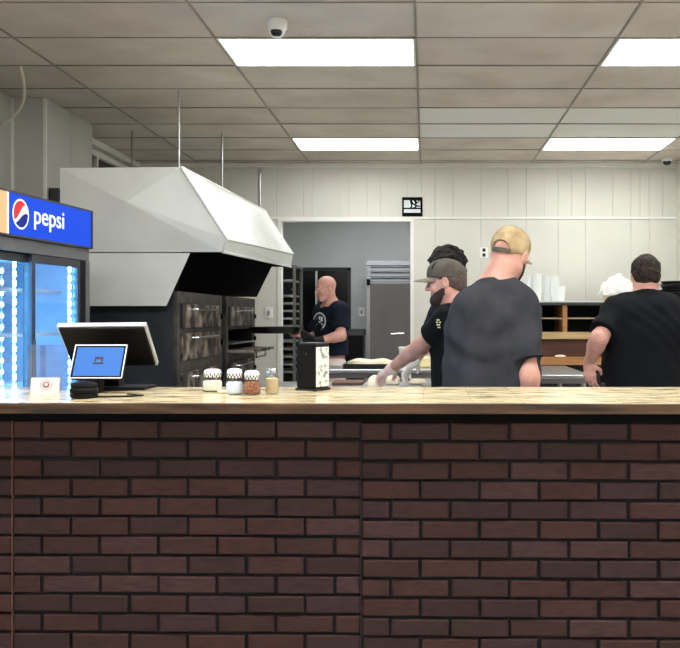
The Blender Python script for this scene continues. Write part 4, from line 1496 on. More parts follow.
def ell(c, r, R=None, k=0.03, op='add'):
    c, r = V3(c), V3(r)
    R = np.eye(3) if R is None else R     # columns are the axes

    def fn(x, y, z):
        q = [x - c[0], y - c[1], z - c[2]]
        l = [q[0] * R[0, i] + q[1] * R[1, i] + q[2] * R[2, i] for i in range(3)]
        k0 = np.sqrt((l[0] / r[0]) ** 2 + (l[1] / r[1]) ** 2 + (l[2] / r[2]) ** 2)
        k1 = np.sqrt((l[0] / r[0] ** 2) ** 2 + (l[1] / r[1] ** 2) ** 2 + (l[2] / r[2] ** 2) ** 2)
        return np.where(k1 > 1e-6, k0 * (k0 - 1) / np.maximum(k1, 1e-6), -r.min())
    e = np.sqrt(((R * r[None, :]) ** 2).sum(1))
    return Prim(fn, c - e, c + e, k, op)


def plane_cut(p, n):
    """keep the side the normal points away from"""
    p, n = V3(p), nrm(V3(n))

    def fn(x, y, z):
        return (x - p[0]) * n[0] + (y - p[1]) * n[1] + (z - p[2]) * n[2]
    return Prim(fn, None, None, 0.0, 'cut')


def axis(lo, hi, h, fine=()):
    pts = [lo]
    while pts[-1] < hi:
        x = pts[-1]
        st = h
        for a, b, hf in fine:
            if a - h <= x <= b:
                st = min(st, hf)
        pts.append(x + st)
    return np.array(pts)


def mesh_sdf(prims, h, fine=None, disp=None):
    adds = [p for p in prims if p.op == 'add']
    lo = np.min([p.lo for p in adds], 0) - 3 * h
    hi = np.max([p.hi for p in adds], 0) + 3 * h
    fine = fine or []
    ax = [axis(lo[i], hi[i], h, [(f[0][i], f[1][i], f[2]) for f in fine]) for i in range(3)]
    V = np.full([len(a) for a in ax], 0.2, dtype=np.float32)
    X, Y, Z = np.meshgrid(*ax, indexing='ij', sparse=True)
    for p in prims:
        if p.op == 'cut':
            V = np.maximum(V, p.fn(X, Y, Z))
            continue
        m = p.k + 3 * h + 0.012
        sl = []
        for i in range(3):
            i0 = np.searchsorted(ax[i], p.lo[i] - m)
            i1 = np.searchsorted(ax[i], p.hi[i] + m)
            sl.append(slice(i0, max(i1, i0 + 1)))
        sl = tuple(sl)
        d = p.fn(X[sl[0]], Y[:, sl[1]], Z[:, :, sl[2]])
        v = V[sl]
        k = p.k
        if p.op == 'add':
            hh = np.clip(0.5 + 0.5 * (v - d) / k, 0, 1)
            V[sl] = v + (d - v) * hh - k * hh * (1 - hh)
        elif p.op == 'sub':
            hh = np.clip(0.5 - 0.5 * (v + d) / k, 0, 1)
            V[sl] = v + (-d - v) * hh + k * hh * (1 - hh)
    if disp is not None:
        V = V + disp(X, Y, Z)
    # surface nets
    S = V < 0
    nx, ny, nz = V.shape
    acc = np.zeros((nx - 1, ny - 1, nz - 1, 3))
    cnt = np.zeros((nx - 1, ny - 1, nz - 1))
    cs = [(0, 0), (0, 1), (1, 0), (1, 1)]
    for d in range(3):
        for u, w_ in cs:
            o = [0, 0, 0]
            e = [(d + 1) % 3, (d + 2) % 3]
            o[e[0]], o[e[1]] = u, w_
            s0 = tuple(slice(o[i], o[i] + V.shape[i] - 1) for i in range(3))
            o2 = list(o)
            o2[d] += 1
            s1 = tuple(slice(o2[i], o2[i] + V.shape[i] - 1) if i != d else slice(1, V.shape[i]) for i in range(3))
            a, b = V[s0], V[s1]
            cr = S[s0] != S[s1]
            idx = np.nonzero(cr)
            if len(idx[0]) == 0:
                continue
            t = a[idx] / (a[idx] - b[idx])
            for i in range(3):
                base = ax[i][idx[i] + o[i]]
                if i == d:
                    base = base + t * (ax[i][idx[i] + 1] - ax[i][idx[i]])
                acc[idx[0], idx[1], idx[2], i] += base
            cnt[idx] += 1
    act = cnt > 0
    ids = -np.ones(act.shape, dtype=np.int64)
    ids[act] = np.arange(act.sum())
    verts = acc[act] / cnt[act][:, None]
    faces = []
    for d in range(3):
        e0, e1 = (d + 1) % 3, (d + 2) % 3
        s0 = [slice(None)] * 3
        s1 = [slice(None)] * 3
        s0[d], s1[d] = slice(0, -1), slice(1, None)
        cr = S[tuple(s0)] != S[tuple(s1)]
        inside = S[tuple(s0)]
        idx = np.array(np.nonzero(cr))
        ok = (idx[e0] > 0) & (idx[e1] > 0) & (idx[e0] < V.shape[e0] - 1) & (idx[e1] < V.shape[e1] - 1)
        idx = idx[:, ok]
        if idx.shape[1] == 0:
            continue
        ins = inside[tuple(idx)]
        q = []
        for a, b in ((1, 1), (0, 1), (0, 0), (1, 0)):
            j = idx.copy()
            j[e0] -= a
            j[e1] -= b
            q.append(ids[tuple(j)])
        q = np.array(q).T
        q[~ins] = q[~ins][:, ::-1]
        faces.append(q)
    faces = np.concatenate(faces)
    faces = faces[(faces >= 0).all(1)]
    # light relaxation to even out the steps of the grid
    ed = np.concatenate([faces[:, [0, 1]], faces[:, [1, 2]], faces[:, [2, 3]], faces[:, [3, 0]]])
    for lam in (0.45, -0.47):
        sm = np.zeros_like(verts)
        c_ = np.zeros(len(verts))
        np.add.at(sm, ed[:, 0], verts[ed[:, 1]])
        np.add.at(sm, ed[:, 1], verts[ed[:, 0]])
        np.add.at(c_, ed[:, 0], 1)
        np.add.at(c_, ed[:, 1], 1)
        verts = verts + lam * (sm / np.maximum(c_, 1)[:, None] - verts)
    return verts, faces


def sobj(name, prims, h, m, parent, fine=None, disp=None, mats=None, region=None):
    v, f = mesh_sdf(prims, h, fine, disp)
    me = bpy.data.meshes.new(name)
    off = V3(parent_off(parent))
    me.from_pydata((v - off).tolist(), [], f.tolist())
    me.materials.append(m)
    if mats:
        for x in mats:
            me.materials.append(x)
        cent = v[f].mean(1)
        mi = region(cent).astype(np.int32)
        me.polygons.foreach_set('material_index', mi)
    me.polygons.foreach_set('use_smooth', np.ones(len(f), dtype=bool))
    o = bpy.data.objects.new(name, me)
    COL.objects.link(o)
    o.parent = parent
    return o, v, f


def parent_off(p):
    off = Vector((0, 0, 0))
    while p is not None:
        off += p.location
        p = p.parent
    return tuple(off)


UP = V3(0, 0, 1)


def frame(yaw_deg, pitch=0.0, roll=0.0):
    """columns: right, forward, up; pitch > 0 looks down, roll > 0 tips to the right"""
    a = math.radians(yaw_deg)
    f = V3(math.cos(a), math.sin(a), 0)
    r = V3(math.sin(a), -math.cos(a), 0)
    p = math.radians(pitch)
    f2 = f * math.cos(p) - UP * math.sin(p)
    u2 = UP * math.cos(p) + f * math.sin(p)
    q = math.radians(roll)
    r3 = r * math.cos(q) - u2 * math.sin(q)
    u3 = u2 * math.cos(q) + r * math.sin(q)
    return np.stack([r3, f2, u3], 1)


def wrinkle(seed, amp, fr=1.0, z0=None):
    r_ = np.random.RandomState(seed)
    ws = [(nrm(r_.normal(size=3) * V3(1, 1, 0.55)) * fr * r_.uniform(14, 40), r_.uniform(0, 6.28), r_.uniform(0.4, 1)) for _ in range(7)]

    def fn(X, Y, Z):
        s = 0
        wx = 0.03 * np.sin(9 * Z + 5 * X) + 0.02 * np.sin(13 * Y + 4 * Z)
        for kv, ph, a in ws:
            s = s + a * np.sin(kv[0] * (X + wx) + kv[1] * (Y + wx) + kv[2] * (Z + wx) + ph)
        return (amp * s / 3).astype(np.float32)
    return fn


def tufts(seed, amp, fr):
    r_ = np.random.RandomState(seed)
    ws = [(r_.normal(size=3) * fr, r_.uniform(0, 6.28)) for _ in range(8)]

    def fn(X, Y, Z):
        s = 0
        wx = 0.012 * np.sin(60 * Z + 40 * X)
        for kv, ph in ws:
            s = s + np.sin(kv[0] * (X + wx) + kv[1] * (Y - wx) + kv[2] * Z + ph)
        return (amp * s / 4).astype(np.float32)
    return fn


def head_prims(c, R, s=1.0, full=1.0):
    g = lambda x, y, z: c + R @ (V3(x, y, z) * s)
    e = lambda x, y, z, r, k=0.02, op='add': ell(g(x, y, z), V3(r) * s, R, k, op)
    P_ = [e(0, -0.012, 0.03, (0.077 * full, 0.098, 0.088), 0.03),
          e(0, 0.03, -0.03, (0.063 * full, 0.064, 0.088), 0.035),
          rc(g(-0.05 * full, 0.0, -0.058), g(-0.012, 0.074, -0.098), 0.022 * s, 0.02 * s, 0.03),
          rc(g(0.05 * full, 0.0, -0.058), g(0.012, 0.074, -0.098), 0.022 * s, 0.02 * s, 0.03),
          e(0, 0.076, -0.098, (0.021, 0.017, 0.017), 0.02),
          rc(g(-0.036, 0.083, 0.024), g(0.036, 0.083, 0.024), 0.010 * s, 0.010 * s, 0.02),
          e(-0.038, 0.07, -0.03, (0.022, 0.02, 0.02), 0.02), e(0.038, 0.07, -0.03, (0.022, 0.02, 0.02), 0.02)]
    for sx in (-1, 1):
        P_.append(e(sx * 0.031, 0.099, 0.005, (0.017, 0.014, 0.011), 0.012, 'sub'))
        P_.append(e(sx * 0.031, 0.082, 0.004, (0.0135, 0.0125, 0.012), 0.004))
    P_ += [rc(g(0, 0.095, 0.012), g(0, 0.116, -0.026), 0.008 * s, 0.0125 * s, 0.012),
           e(-0.012, 0.104, -0.031, (0.008, 0.010, 0.008), 0.008), e(0.012, 0.104, -0.031, (0.008, 0.010, 0.008), 0.008),
           rc(g(-0.02, 0.090, -0.059), g(0.02, 0.090, -0.059), 0.0065 * s, 0.0065 * s, 0.008),
           rc(g(-0.017, 0.088, -0.070), g(0.017, 0.088, -0.070), 0.0072 * s, 0.0072 * s, 0.008),
           rc(g(-0.023, 0.1, -0.0645), g(0.023, 0.1, -0.0645), 0.0035 * s, 0.0035 * s, 0.004, op='sub')]
    for sx in (-1, 1):
        ec = g(sx * 0.080 * full, -0.008, -0.006)
        tilt = R @ np.array([[math.cos(0.35 * sx), -math.sin(0.35 * sx), 0], [math.sin(0.35 * sx), math.cos(0.35 * sx), 0], [0, 0, 1]]).T
        P_.append(ell(ec, V3(0.009, 0.020, 0.033) * s, tilt, 0.008))
        P_.append(ell(g(sx * 0.09 * full, -0.004, -0.004), V3(0.006, 0.010, 0.018) * s, tilt, 0.005, 'sub'))
    return P_


def hand_prims(w, d, n, side, curl=(0.4, 0.5, 0.4), s=1.0, spread=0.012, infl=0.0, thumb_in=0.4, fold=None):
    """w wrist, d towards the fingers, n palm side, side = thumb side (unit vectors)"""
    d, n = nrm(V3(d)), V3(n)
    n = nrm(n - d * (n @ d))
    t = np.cross(d, n)
    if t @ V3(side) < 0:
        t = -t
    w = V3(w)
    Q = [rc(w - d * 0.01, w + d * 0.03 * s, 0.027 * s + infl, 0.031 * s + infl, 0.02, (n, 0.72)),
         rc(w + d * 0.03 * s, w + d * 0.082 * s, 0.034 * s + infl, 0.036 * s + infl, 0.02, (n, 0.42)),
         rc(w + d * 0.072 * s - t * 0.026 * s, w + d * 0.076 * s + t * 0.024 * s, 0.015 * s + infl, 0.015 * s + infl, 0.012)]
    lens = [(0.044, 0.026, 0.021), (0.049, 0.030, 0.023), (0.046, 0.028, 0.022), (0.036, 0.021, 0.019)]
    for i in range(4):
        u = 1.5 - i
        p = w + d * (0.083 - 0.004 * abs(u - 0.5)) * s + t * u * 0.0185 * s
        a = 0.0
        dd = nrm(d + t * u * spread * 6)
        for j in range(3):
            a += curl[j] * (1 + 0.08 * (i - 1))
            dir_ = dd * math.cos(a) + n * math.sin(a)
            p2 = p + dir_ * lens[i][j] * s
            r0 = (0.0095 - 0.0011 * j) * s + infl
            Q.append(rc(p, p2, r0, r0 - 0.0009 * s, 0.006))
            p = p2
    p = w + d * 0.022 * s + t * 0.026 * s
    dir_ = nrm(d * 0.62 + t * 0.75 + n * thumb_in)
    p2 = p + dir_ * 0.045 * s
    Q.append(rc(p, p2, 0.0145 * s + infl, 0.0115 * s + infl, 0.014))
    dir_ = nrm(d * 0.85 + t * 0.25 + n * thumb_in * 1.2)
    p3 = p2 + dir_ * 0.032 * s
    Q.append(rc(p2, p3, 0.011 * s + infl, 0.0105 * s + infl, 0.006))
    dir_ = nrm(d * 0.95 - t * 0.05 + n * thumb_in * 1.2)
    Q.append(rc(p3, p3 + dir_ * 0.024 * s, 0.0105 * s + infl, 0.0085 * s + infl, 0.006))
    return Q


def cap_mesh(c, R, s, front_z, back_z, parent, m_dome, m_brim, brim_len=0.072, opening=False, slash=False, droop=0.02, brim_w=0.085):
    """soft cap: dome of six panels, brim, button, strap"""
    g = lambda x, y, z: c + R @ (V3(x, y, z) * s)
    pn = V3(0, -(front_z - back_z), 0.2)          # rim plane normal in head space
    rim0 = V3(0, 0, (front_z + back_z) / 2)
    prims = [ell(g(0, -0.008, 0.034), V3(0.088, 0.112, 0.096) * s, R, 0.02),
             ell(g(0, 0.035, 0.06), V3(0.066, 0.062, 0.066) * s, R, 0.03),
             plane_cut(g(*rim0), -(R @ nrm(pn)))]
    if opening:
        prims.append(ell(g(0, -0.13, back_z + 0.008), V3(0.045, 0.075, 0.044) * s, R, 0.004, 'sub'))

    def disp(X, Y, Z):
        q = [X - c[0], Y - c[1], Z - c[2]]
        lx = q[0] * R[0, 0] + q[1] * R[1, 0] + q[2] * R[2, 0]
        ly = q[0] * R[0, 1] + q[1] * R[1, 1] + q[2] * R[2, 1]
        a = np.arctan2(lx, ly + 0.008)
        return (0.0016 * np.exp(-(np.sin(3 * a) / 0.12) ** 2) + 0.0012 * np.sin(lx * 90 + ly * 70)).astype(np.float32)
    dome, dv_, df_ = sobj('cap', prims, 0.0042, m_dome, parent, disp=disp)
    # brim
    bm_ = MB()
    nu, nv = 22, 7
    top_, bot = [], []
    for i in range(nu):
        u = -1 + 2 * i / (nu - 1)
        a = u * math.radians(62)
        for j in range(nv):
            v = j / (nv - 1)
            ix, iy = 0.086 * math.sin(a), -0.008 + 0.108 * math.cos(a)
            ox, oy = brim_w * u * (1 - 0.14 * abs(u) ** 3), -0.008 + 0.108 * math.cos(a) + brim_len * max(0.02, (1 - abs(u) ** 2.6)) ** 0.5
            x, y = ix + (ox - ix) * v, iy + (oy - iy) * v
            z = front_z - 0.004 - droop * u * u * 1.2 - 0.012 * v + (front_z - back_z) * (y - 0.1) / 0.2 * 0.4
            top_.append(Vector(g(x, y, z + 0.002)))
            bot.append(Vector(g(x, y, z - 0.002)))
    n = nu * nv
    fs = []
    for i in range(nu - 1):
        for j in range(nv - 1):
            q = (i * nv + j, (i + 1) * nv + j, (i + 1) * nv + j + 1, i * nv + j + 1)
            fs.append(q)
            fs.append(tuple(n + k for k in reversed(q)))
    edge = [i * nv for i in range(nu)] + [(nu - 1) * nv + j for j in range(1, nv)] + [i * nv + nv - 1 for i in range(nu - 2, -1, -1)] + [j for j in range(nv - 2, 0, -1)]
    for k in range(len(edge)):
        a, b = edge[k], edge[(k + 1) % len(edge)]
        fs.append((a, n + a, n + b, b))
    bm_.add(top_ + bot, fs)
    obj('cap_brim', bm_, m_brim, dome, smooth=True)
    bt = MB().lathe([(0.008, -0.004), (0.008, 0.001), (0.005, 0.004)], (0, 0, 0), 14)
    mm_ = Matrix.Translation(Vector(g(0, -0.008, 0.1295)))
    bt.xf(mm_)
    obj('cap_button', bt, m_brim if not opening else M['edge_wood'], dome, smooth=True)
    # band or strap around the rim
    def arc(a0, a1, rad, z_add, r_, n_=26):
        pts = []
        for k in range(n_):
            a = math.radians(a0 + (a1 - a0) * k / (n_ - 1))
            z = rim0[2] - (front_z - back_z) * 0.5 + z_add
            q_ = math.sqrt(max(0.1, 1 - ((z + 0.008 - 0.034) / 0.0965) ** 2))
            x, y = rad * 0.0885 * q_ * math.sin(a), -0.008 + rad * 0.1125 * q_ * math.cos(a)
            pts.append(V3(x, y, z))
        return pts
    if opening:
        inner_, outer_ = MB(), None
        pts = arc(146, 214, 1.0, 0.0, 0)
        vs, fs = [], []
        for p in pts:
            for dz, dr in ((0.0, 0.996), (0.019, 0.985), (0.019, 1.02), (0.0, 1.03)):
                vs.append(Vector(g(p[0] * dr, (p[1] + 0.008) * dr - 0.008, p[2] + dz)))
        for k in range(len(pts) - 1):
            for j in range(4):
                fs.append((k * 4 + j, k * 4 + (j + 1) % 4, (k + 1) * 4 + (j + 1) % 4, (k + 1) * 4 + j))
        fs += [(0, 1, 2, 3), tuple(len(vs) - 4 + k for k in (3, 2, 1, 0))]
        obj('cap_strap', MB().add(vs, fs), M['strap'], dome)
        # piping around the arched opening
        pts = []
        for k in range(25):
            a = math.pi * k / 24
            x, z = 0.047 * math.cos(a), back_z + 0.012 + 0.044 * math.sin(a)
            q = 1 - (x / 0.0895) ** 2 - ((z - 0.034) / 0.0975) ** 2
            pts.append(Vector(g(x, -0.008 - 0.1135 * math.sqrt(max(0.0, q)), z)))
        obj('cap_piping', MB().tube(pts, 0.0032, 8), m_brim, dome, smooth=True)
    if slash:
        # dark stripe running up the front panel
        pl_ = [(430.4, 269.0), (432.6, 264.4), (435.6, 260.6), (439.2, 257.6)]
        q_ = []
        for (x0, y0), (x1, y1) in zip(pl_[:-1], pl_[1:]):
            for j in range(4):
                t0, t1 = j / 4, (j + 1) / 4
                ax_, ay_, bx_, by_ = x0 + (x1 - x0) * t0, y0 + (y1 - y0) * t0, x0 + (x1 - x0) * t1, y0 + (y1 - y0) * t1
                q_.append([A3(ax_, ay_, 4.6), A3(bx_, by_, 4.6), A3(bx_ + 1.9, by_ + 0.7, 4.6), A3(ax_ + 1.9, ay_ + 0.7, 4.6)])
        decal('cap_stripe', q_, dv_, df_, None, A3(435, 263, 5) - V3(0, 0, CZ), M['black'], dome, 0.003)
    return dome


def decal(name, pts_faces, verts, faces, origin, direction, m, parent, lift=0.004):
    """drop flat shapes (list of polygons of 3-D points) on to a cloth surface"""
    tree = BVHTree.FromPolygons([tuple(v) for v in verts], [tuple(int(i) for i in f) for f in faces])
    mb_ = MB()
    dv = Vector(direction).normalized()
    for poly in pts_faces:
        vs = []
        for p in poly:
            hit = tree.ray_cast(Vector(p), dv, 1.0)
            if hit[0] is None:
                vs = None
                break
            vs.append(hit[0] - dv * lift)
        if vs:
            mb_.add(vs, [tuple(range(len(vs)))])
    if mb_.v:
        obj(name, mb_, m, parent, fix=False)


def person(cfg):
    feet = V3(cfg['feet'])
    root = thing('person', cfg['label'], 'person', tuple(feet))
    s = cfg.get('s', 1.0)
    gw, gd, belly = cfg.get('gw', 1.0), cfg.get('gd', 1.0), cfg.get('belly', 0.0)
    T = frame(cfg['yaw'])
    r, f = T[:, 0], T[:, 1]
    Pv, Nk = V3(cfg['pelvis']), V3(cfg['neck'])
    u = nrm(Nk - Pv)
    L = np.linalg.norm(Nk - Pv)
    f2 = nrm(f - u * (f @ u))
    r2 = np.cross(f2, u)
    R = np.stack([r2, f2, u], 1)
    Hd = V3(cfg['head'])
    HR = frame(cfg['hyaw'], cfg.get('hpitch', 0), cfg.get('hroll', 0))
    hs = cfg.get('hs', 1.0)
    sw = cfg.get('sw', 0.19)
    sh = {}
    for k, sx in (('L', -1), ('R', 1)):
        sh[k] = V3(cfg['sh' + k]) if 'sh' + k in cfg else Nk - u * 0.085 + r2 * sx * sw
    fat = cfg.get('fat', 1.0)

    def torso(i):
        Q = [ell(Pv, (0.165 * gw + i, 0.122 * gd + i, 0.13 + i), R, 0.05),
             ell(Pv + u * L * 0.27 + f2 * 0.03 * belly, (0.160 * gw + i, 0.118 * gd + 0.05 * belly + i, 0.17 + i), R, 0.06),
             ell(Pv + u * L * 0.62, (0.172 * gw + i, 0.118 * gd + i, 0.19 + i), R, 0.06),
             ell(Pv + u * L * 0.78 - f2 * 0.03, (0.150 * gw + i, 0.085 * gd + i, 0.11 + i), R, 0.06)]
        for k in ('L', 'R'):
            Q.append(rc(Nk - u * 0.09, sh[k], 0.07 + i, 0.062 * fat + i, 0.05, None))
            Q.append(rc(Nk - u * 0.015, sh[k] * 0.75 + Nk * 0.25 + u * 0.01, 0.05 + i * 0.6, 0.045 + i * 0.6, 0.05))
        return Q

    # ------- the body
    nw = cfg.get('nw', 0.058)
    B = torso(0.0)
    hb_ = Hd + HR @ V3(0, -0.022, -0.055) * hs
    B.append(rc(Nk - u * 0.05, hb_, nw * 1.08, nw, 0.035))
    B += head_prims(Hd, HR, hs, cfg.get('full', 1.0))
    fine = [(Hd - 0.15, Hd + 0.15, 0.0042)]
    hands = {}
    for k, sx in (('L', -1), ('R', 1)):
        el, wr = V3(cfg['el' + k]), V3(cfg['wr' + k])
        B.append(rc(sh[k], el, 0.056 * fat, 0.041 * fat, 0.035))
        mid = el + (wr - el) * 0.3
        B.append(rc(el, mid, 0.041 * fat, 0.044 * fat, 0.04))
        B.append(rc(mid, wr, 0.044 * fat, 0.029 * (1 + (fat - 1) * 0.5), 0.02))
        hd = cfg.get('hand' + k, {})
        dr = V3(hd.get('dir', wr - el))
        pn = V3(hd.get('palm', -r2 * sx))
        sd = V3(hd.get('side', f))
        hands[k] = (wr, dr, pn, sd, hd)
        B += hand_prims(wr, dr, pn, sd, hd.get('curl', (0.35, 0.45, 0.35)), 1.03 * s, hd.get('spread', 0.008), 0.0, hd.get('thumb', 0.4))
        if hd.get('fine'):
            cc_ = wr + nrm(dr) * 0.09
            fine.append((cc_ - 0.13, cc_ + 0.13, 0.0042))
    for k, sx in (('L', -1), ('R', 1)):
        hip = Pv + r2 * sx * 0.095 * gw - UP * 0.05
        an = feet + T[:, 0] * sx * cfg.get('stance', 0.12) + UP * 0.09 + f * (-0.03)
        kn = (hip + an) / 2 + f * 0.035 + UP * 0.01
        B.append(rc(hip, kn, 0.088 * gw, 0.06 * gw, 0.05))
        B.append(rc(kn, an, 0.058 * gw, 0.040, 0.03))
        B.append(rc(an - UP * 0.04 - f * 0.02, an - UP * 0.055 + f * 0.13, 0.038, 0.03, 0.03, (UP, 0.8)))
        cfg['_leg' + k] = (hip, kn, an)
    lipc = Hd + HR @ V3(0, 0.093, -0.0645) * hs

    def region(c):
        q = (c - lipc) @ HR
        return ((np.abs(q[:, 0]) < 0.021 * hs) & (np.abs(q[:, 2]) < 0.011 * hs) & (np.abs(q[:, 1]) < 0.02)).astype(int)
    h = 0.0075
    sobj('body', B, h, cfg['skin'], root, fine, mats=[M['lips']], region=region)

    # eyes
    if cfg.get('eyes', True):
        for sx in (-1, 1):
            ec = Hd + HR @ (V3(sx * 0.031, 0.0875, 0.005) * hs)
            em = MB().lathe([(0.0, -0.0105), (0.006, -0.0085), (0.0098, -0.003), (0.0105, 0.0), (0.0098, 0.003), (0.006, 0.0085), (0.0, 0.0105)], (0, 0, 0), 16, cap0=False, cap1=False)
            m4 = Matrix(HR.tolist()).to_4x4()
            m4.translation = Vector(ec)
            for i_, p in enumerate(em.f):
                cn = sum((em.v[j] for j in p), Vector()) / len(p)
                em.m[i_] = 1 if cn.y > 0.0078 else 0
            em.xf(m4)
            obj('eye', em, [M['eye_white'], M['ink']], root, smooth=True)

    # ------- shirt
    I = 0.017
    Sh = torso(I)
    Sh.append(rc(Pv + u * L * 0.5, Pv + u * 0.02 + f2 * 0.02 * belly, 0.155 * gw + I + 0.006, 0.168 * gw + I + 0.012, 0.06, (f2, 0.74 * gd / gw + 0.2 * belly)))
    hem = cfg.get('hem', 0.10)
    body_sh = []
    cutn = Nk + u * 0.012
    for k, sx in (('L', -1), ('R', 1)):
        el = V3(cfg['el' + k])
        ax_ = nrm(el - sh[k])
        ln_ = np.linalg.norm(el - sh[k]) * cfg.get('sleeve', 0.72)
        body_sh.append(rc(sh[k], sh[k] + ax_ * ln_, 0.062 * fat + I, 0.056 * fat + I + 0.004, 0.04))
    # open sleeve ends square
    for k in ('L', 'R'):
        el = V3(cfg['el' + k])
        ax_ = nrm(el - sh[k])
        ln_ = np.linalg.norm(el - sh[k]) * cfg.get('sleeve', 0.72)
        e0 = sh[k] + ax_ * ln_
        rr = 0.058 * fat + I + 0.03
        body_sh.append(Prim((lambda e0, ax_, rr: (lambda x, y, z: np.maximum(-((x - e0[0]) * ax_[0] + (y - e0[1]) * ax_[1] + (z - e0[2]) * ax_[2]),
                        np.sqrt((x - e0[0]) ** 2 + (y - e0[1]) ** 2 + (z - e0[2]) ** 2) - rr - 0.02)))(e0, ax_, rr), e0 - rr - 0.03, e0 + rr + 0.03, 0.004, 'sub'))
    Sh.append(rc(Nk - u * 0.09, Nk - u * 0.005 + f2 * 0.006, nw * 1.1 + 0.03, nw * 1.04 + 0.011, 0.03))
    body_sh += Sh
    body_sh.append(plane_cut(Pv - u * hem, -u))
    # neckline
    nf = cfg.get('neckdrop', 0.02)
    body_sh.append(Prim((lambda p, n_: (lambda x, y, z: np.maximum(-((x - p[0]) * n_[0] + (y - p[1]) * n_[1] + (z - p[2]) * n_[2]),
                    np.sqrt((x - p[0]) ** 2 + (y - p[1]) ** 2 + (z - p[2]) ** 2) - (nw + 0.07))))(Nk - u * 0.008, nrm(u * 0.9 + f2 * 0.40)), Nk - 0.17, Nk + 0.17, 0.004, 'sub'))
    so, sv, sf = sobj('t_shirt', body_sh, 0.0085, cfg['shirt'], root, disp=wrinkle(cfg.get('seed', 1), cfg.get('wr', 0.0045), cfg.get('wfr', 1.6)))
    # sleeve hems
    for k in ('L', 'R'):
        el = V3(cfg['el' + k])
        ax_ = nrm(el - sh[k])
        ln_ = np.linalg.norm(el - sh[k]) * cfg.get('sleeve', 0.72)
        e0 = sh[k] + ax_ * (ln_ - 0.006)
        p1 = nrm(np.cross(ax_, V3(0.3, 0.5, 0.8)))
        p2 = np.cross(ax_, p1)
        rr = 0.056 * fat + I + 0.002
        obj('sleeve_hem', MB().tube([Vector(e0 + (p1 * math.cos(2 * math.pi * q / 24) + p2 * math.sin(2 * math.pi * q / 24)) * rr) for q in range(25)], 0.0045, 6), cfg['shirt'], so, smooth=True)

    # ------- trousers, shoes
    I2 = 0.012
    Tr = [ell(Pv - u * 0.02, (0.165 * gw + I2, 0.122 * gd + I2, 0.12 + I2), R, 0.05)]
    for k in ('L', 'R'):
        hip, kn, an = cfg['_leg' + k]
        Tr.append(rc(hip, kn, 0.092 * gw + I2, 0.068 * gw + I2, 0.05))
        Tr.append(rc(kn, an, 0.066 * gw + I2, 0.052 + I2, 0.04))
    Tr.append(plane_cut(Pv + u * 0.06, u))
    Tr.append(plane_cut(feet + UP * 0.06, -UP))
    sobj('trousers', Tr, 0.011, cfg['trousers'], root, disp=wrinkle(cfg.get('seed', 1) + 9, 0.004))
    for k in ('L', 'R'):
        hip, kn, an = cfg['_leg' + k]
        SP = [rc(an - UP * 0.045 - f * 0.025, an - UP * 0.05 + f * 0.15, 0.05, 0.042, 0.03, (UP, 0.85)),
              rc(an - UP * 0.03, an + UP * 0.01, 0.05, 0.048, 0.03), plane_cut(feet + UP * 0.002, -UP)]
        sobj('shoe', SP, 0.009, M['shoe'], root)

    # ------- hair, beard, cap
    g = lambda x, y, z: Hd + HR @ (V3(x, y, z) * hs)
    hair = cfg.get('hair')
    if hair:
        thick, amp, frq, m, back = hair['thick'], hair['amp'], hair['freq'], hair['mat'], hair.get('back', -0.075)
        HP = [ell(g(0, -0.014, 0.034), V3(0.079 + thick, 0.099 + thick, 0.09 + thick) * hs, HR, 0.02),
              ell(g(0, -0.055, -0.02), V3(0.066 + thick * 0.7, 0.055 + thick * 0.7, 0.065) * hs, HR, 0.03),
              # face, ears and nape stay free
              ell(g(0, 0.115, -0.035), V3(0.10, 0.075, hair.get('face', 0.115)) * hs, HR, 0.012, 'sub'),
              ell(g(-0.095, 0.012, -0.03), V3(0.035, 0.034, 0.05) * hs, HR, 0.01, 'sub'),
              ell(g(0.095, 0.012, -0.03), V3(0.035, 0.034, 0.05) * hs, HR, 0.01, 'sub'),
              plane_cut(g(0, -0.06, back), HR @ nrm(V3(0, 0.55, -1)))]
        if hair.get('under'):
            HP.append(plane_cut(g(0, 0, hair['under']), HR @ V3(0, 0, 1)))
        sobj('hair', HP, 0.0042, m, root, disp=tufts(cfg.get('seed', 1), amp, frq))
    if cfg.get('beard'):
        t = cfg['beard']
        BP = [ell(g(0, 0.03, -0.032), V3(0.063 * cfg.get('full', 1) + t, 0.066 + t, 0.088 + t) * hs, HR, 0.03)]
        for sx in (-1, 1):
            BP.append(rc(g(sx * 0.05 * cfg.get('full', 1), 0.004, -0.055), g(sx * 0.012, 0.076, -0.1), (0.022 + t) * hs, (0.022 + t) * hs, 0.03))
        BP.append(ell(g(0, 0.076, -0.1), V3(0.022 + t, 0.018 + t, 0.02 + t) * hs, HR, 0.02))
        BP += [plane_cut(g(0, -0.002, -0.02), HR @ nrm(V3(0, -1, 0.22))),
               plane_cut(g(0, 0.05, -0.049), HR @ nrm(V3(0, 0.5, 1))),
               ell(g(0, 0.105, -0.066), V3(0.021, 0.02, 0.006) * hs, HR, 0.004, 'sub')]
        sobj('beard', BP, 0.0042, M['beard'], root, disp=tufts(cfg.get('seed', 1) + 3, 0.0015, 220))
    if cfg.get('cap'):
        cap_mesh(Hd, HR, hs, parent=root, **cfg['cap'])
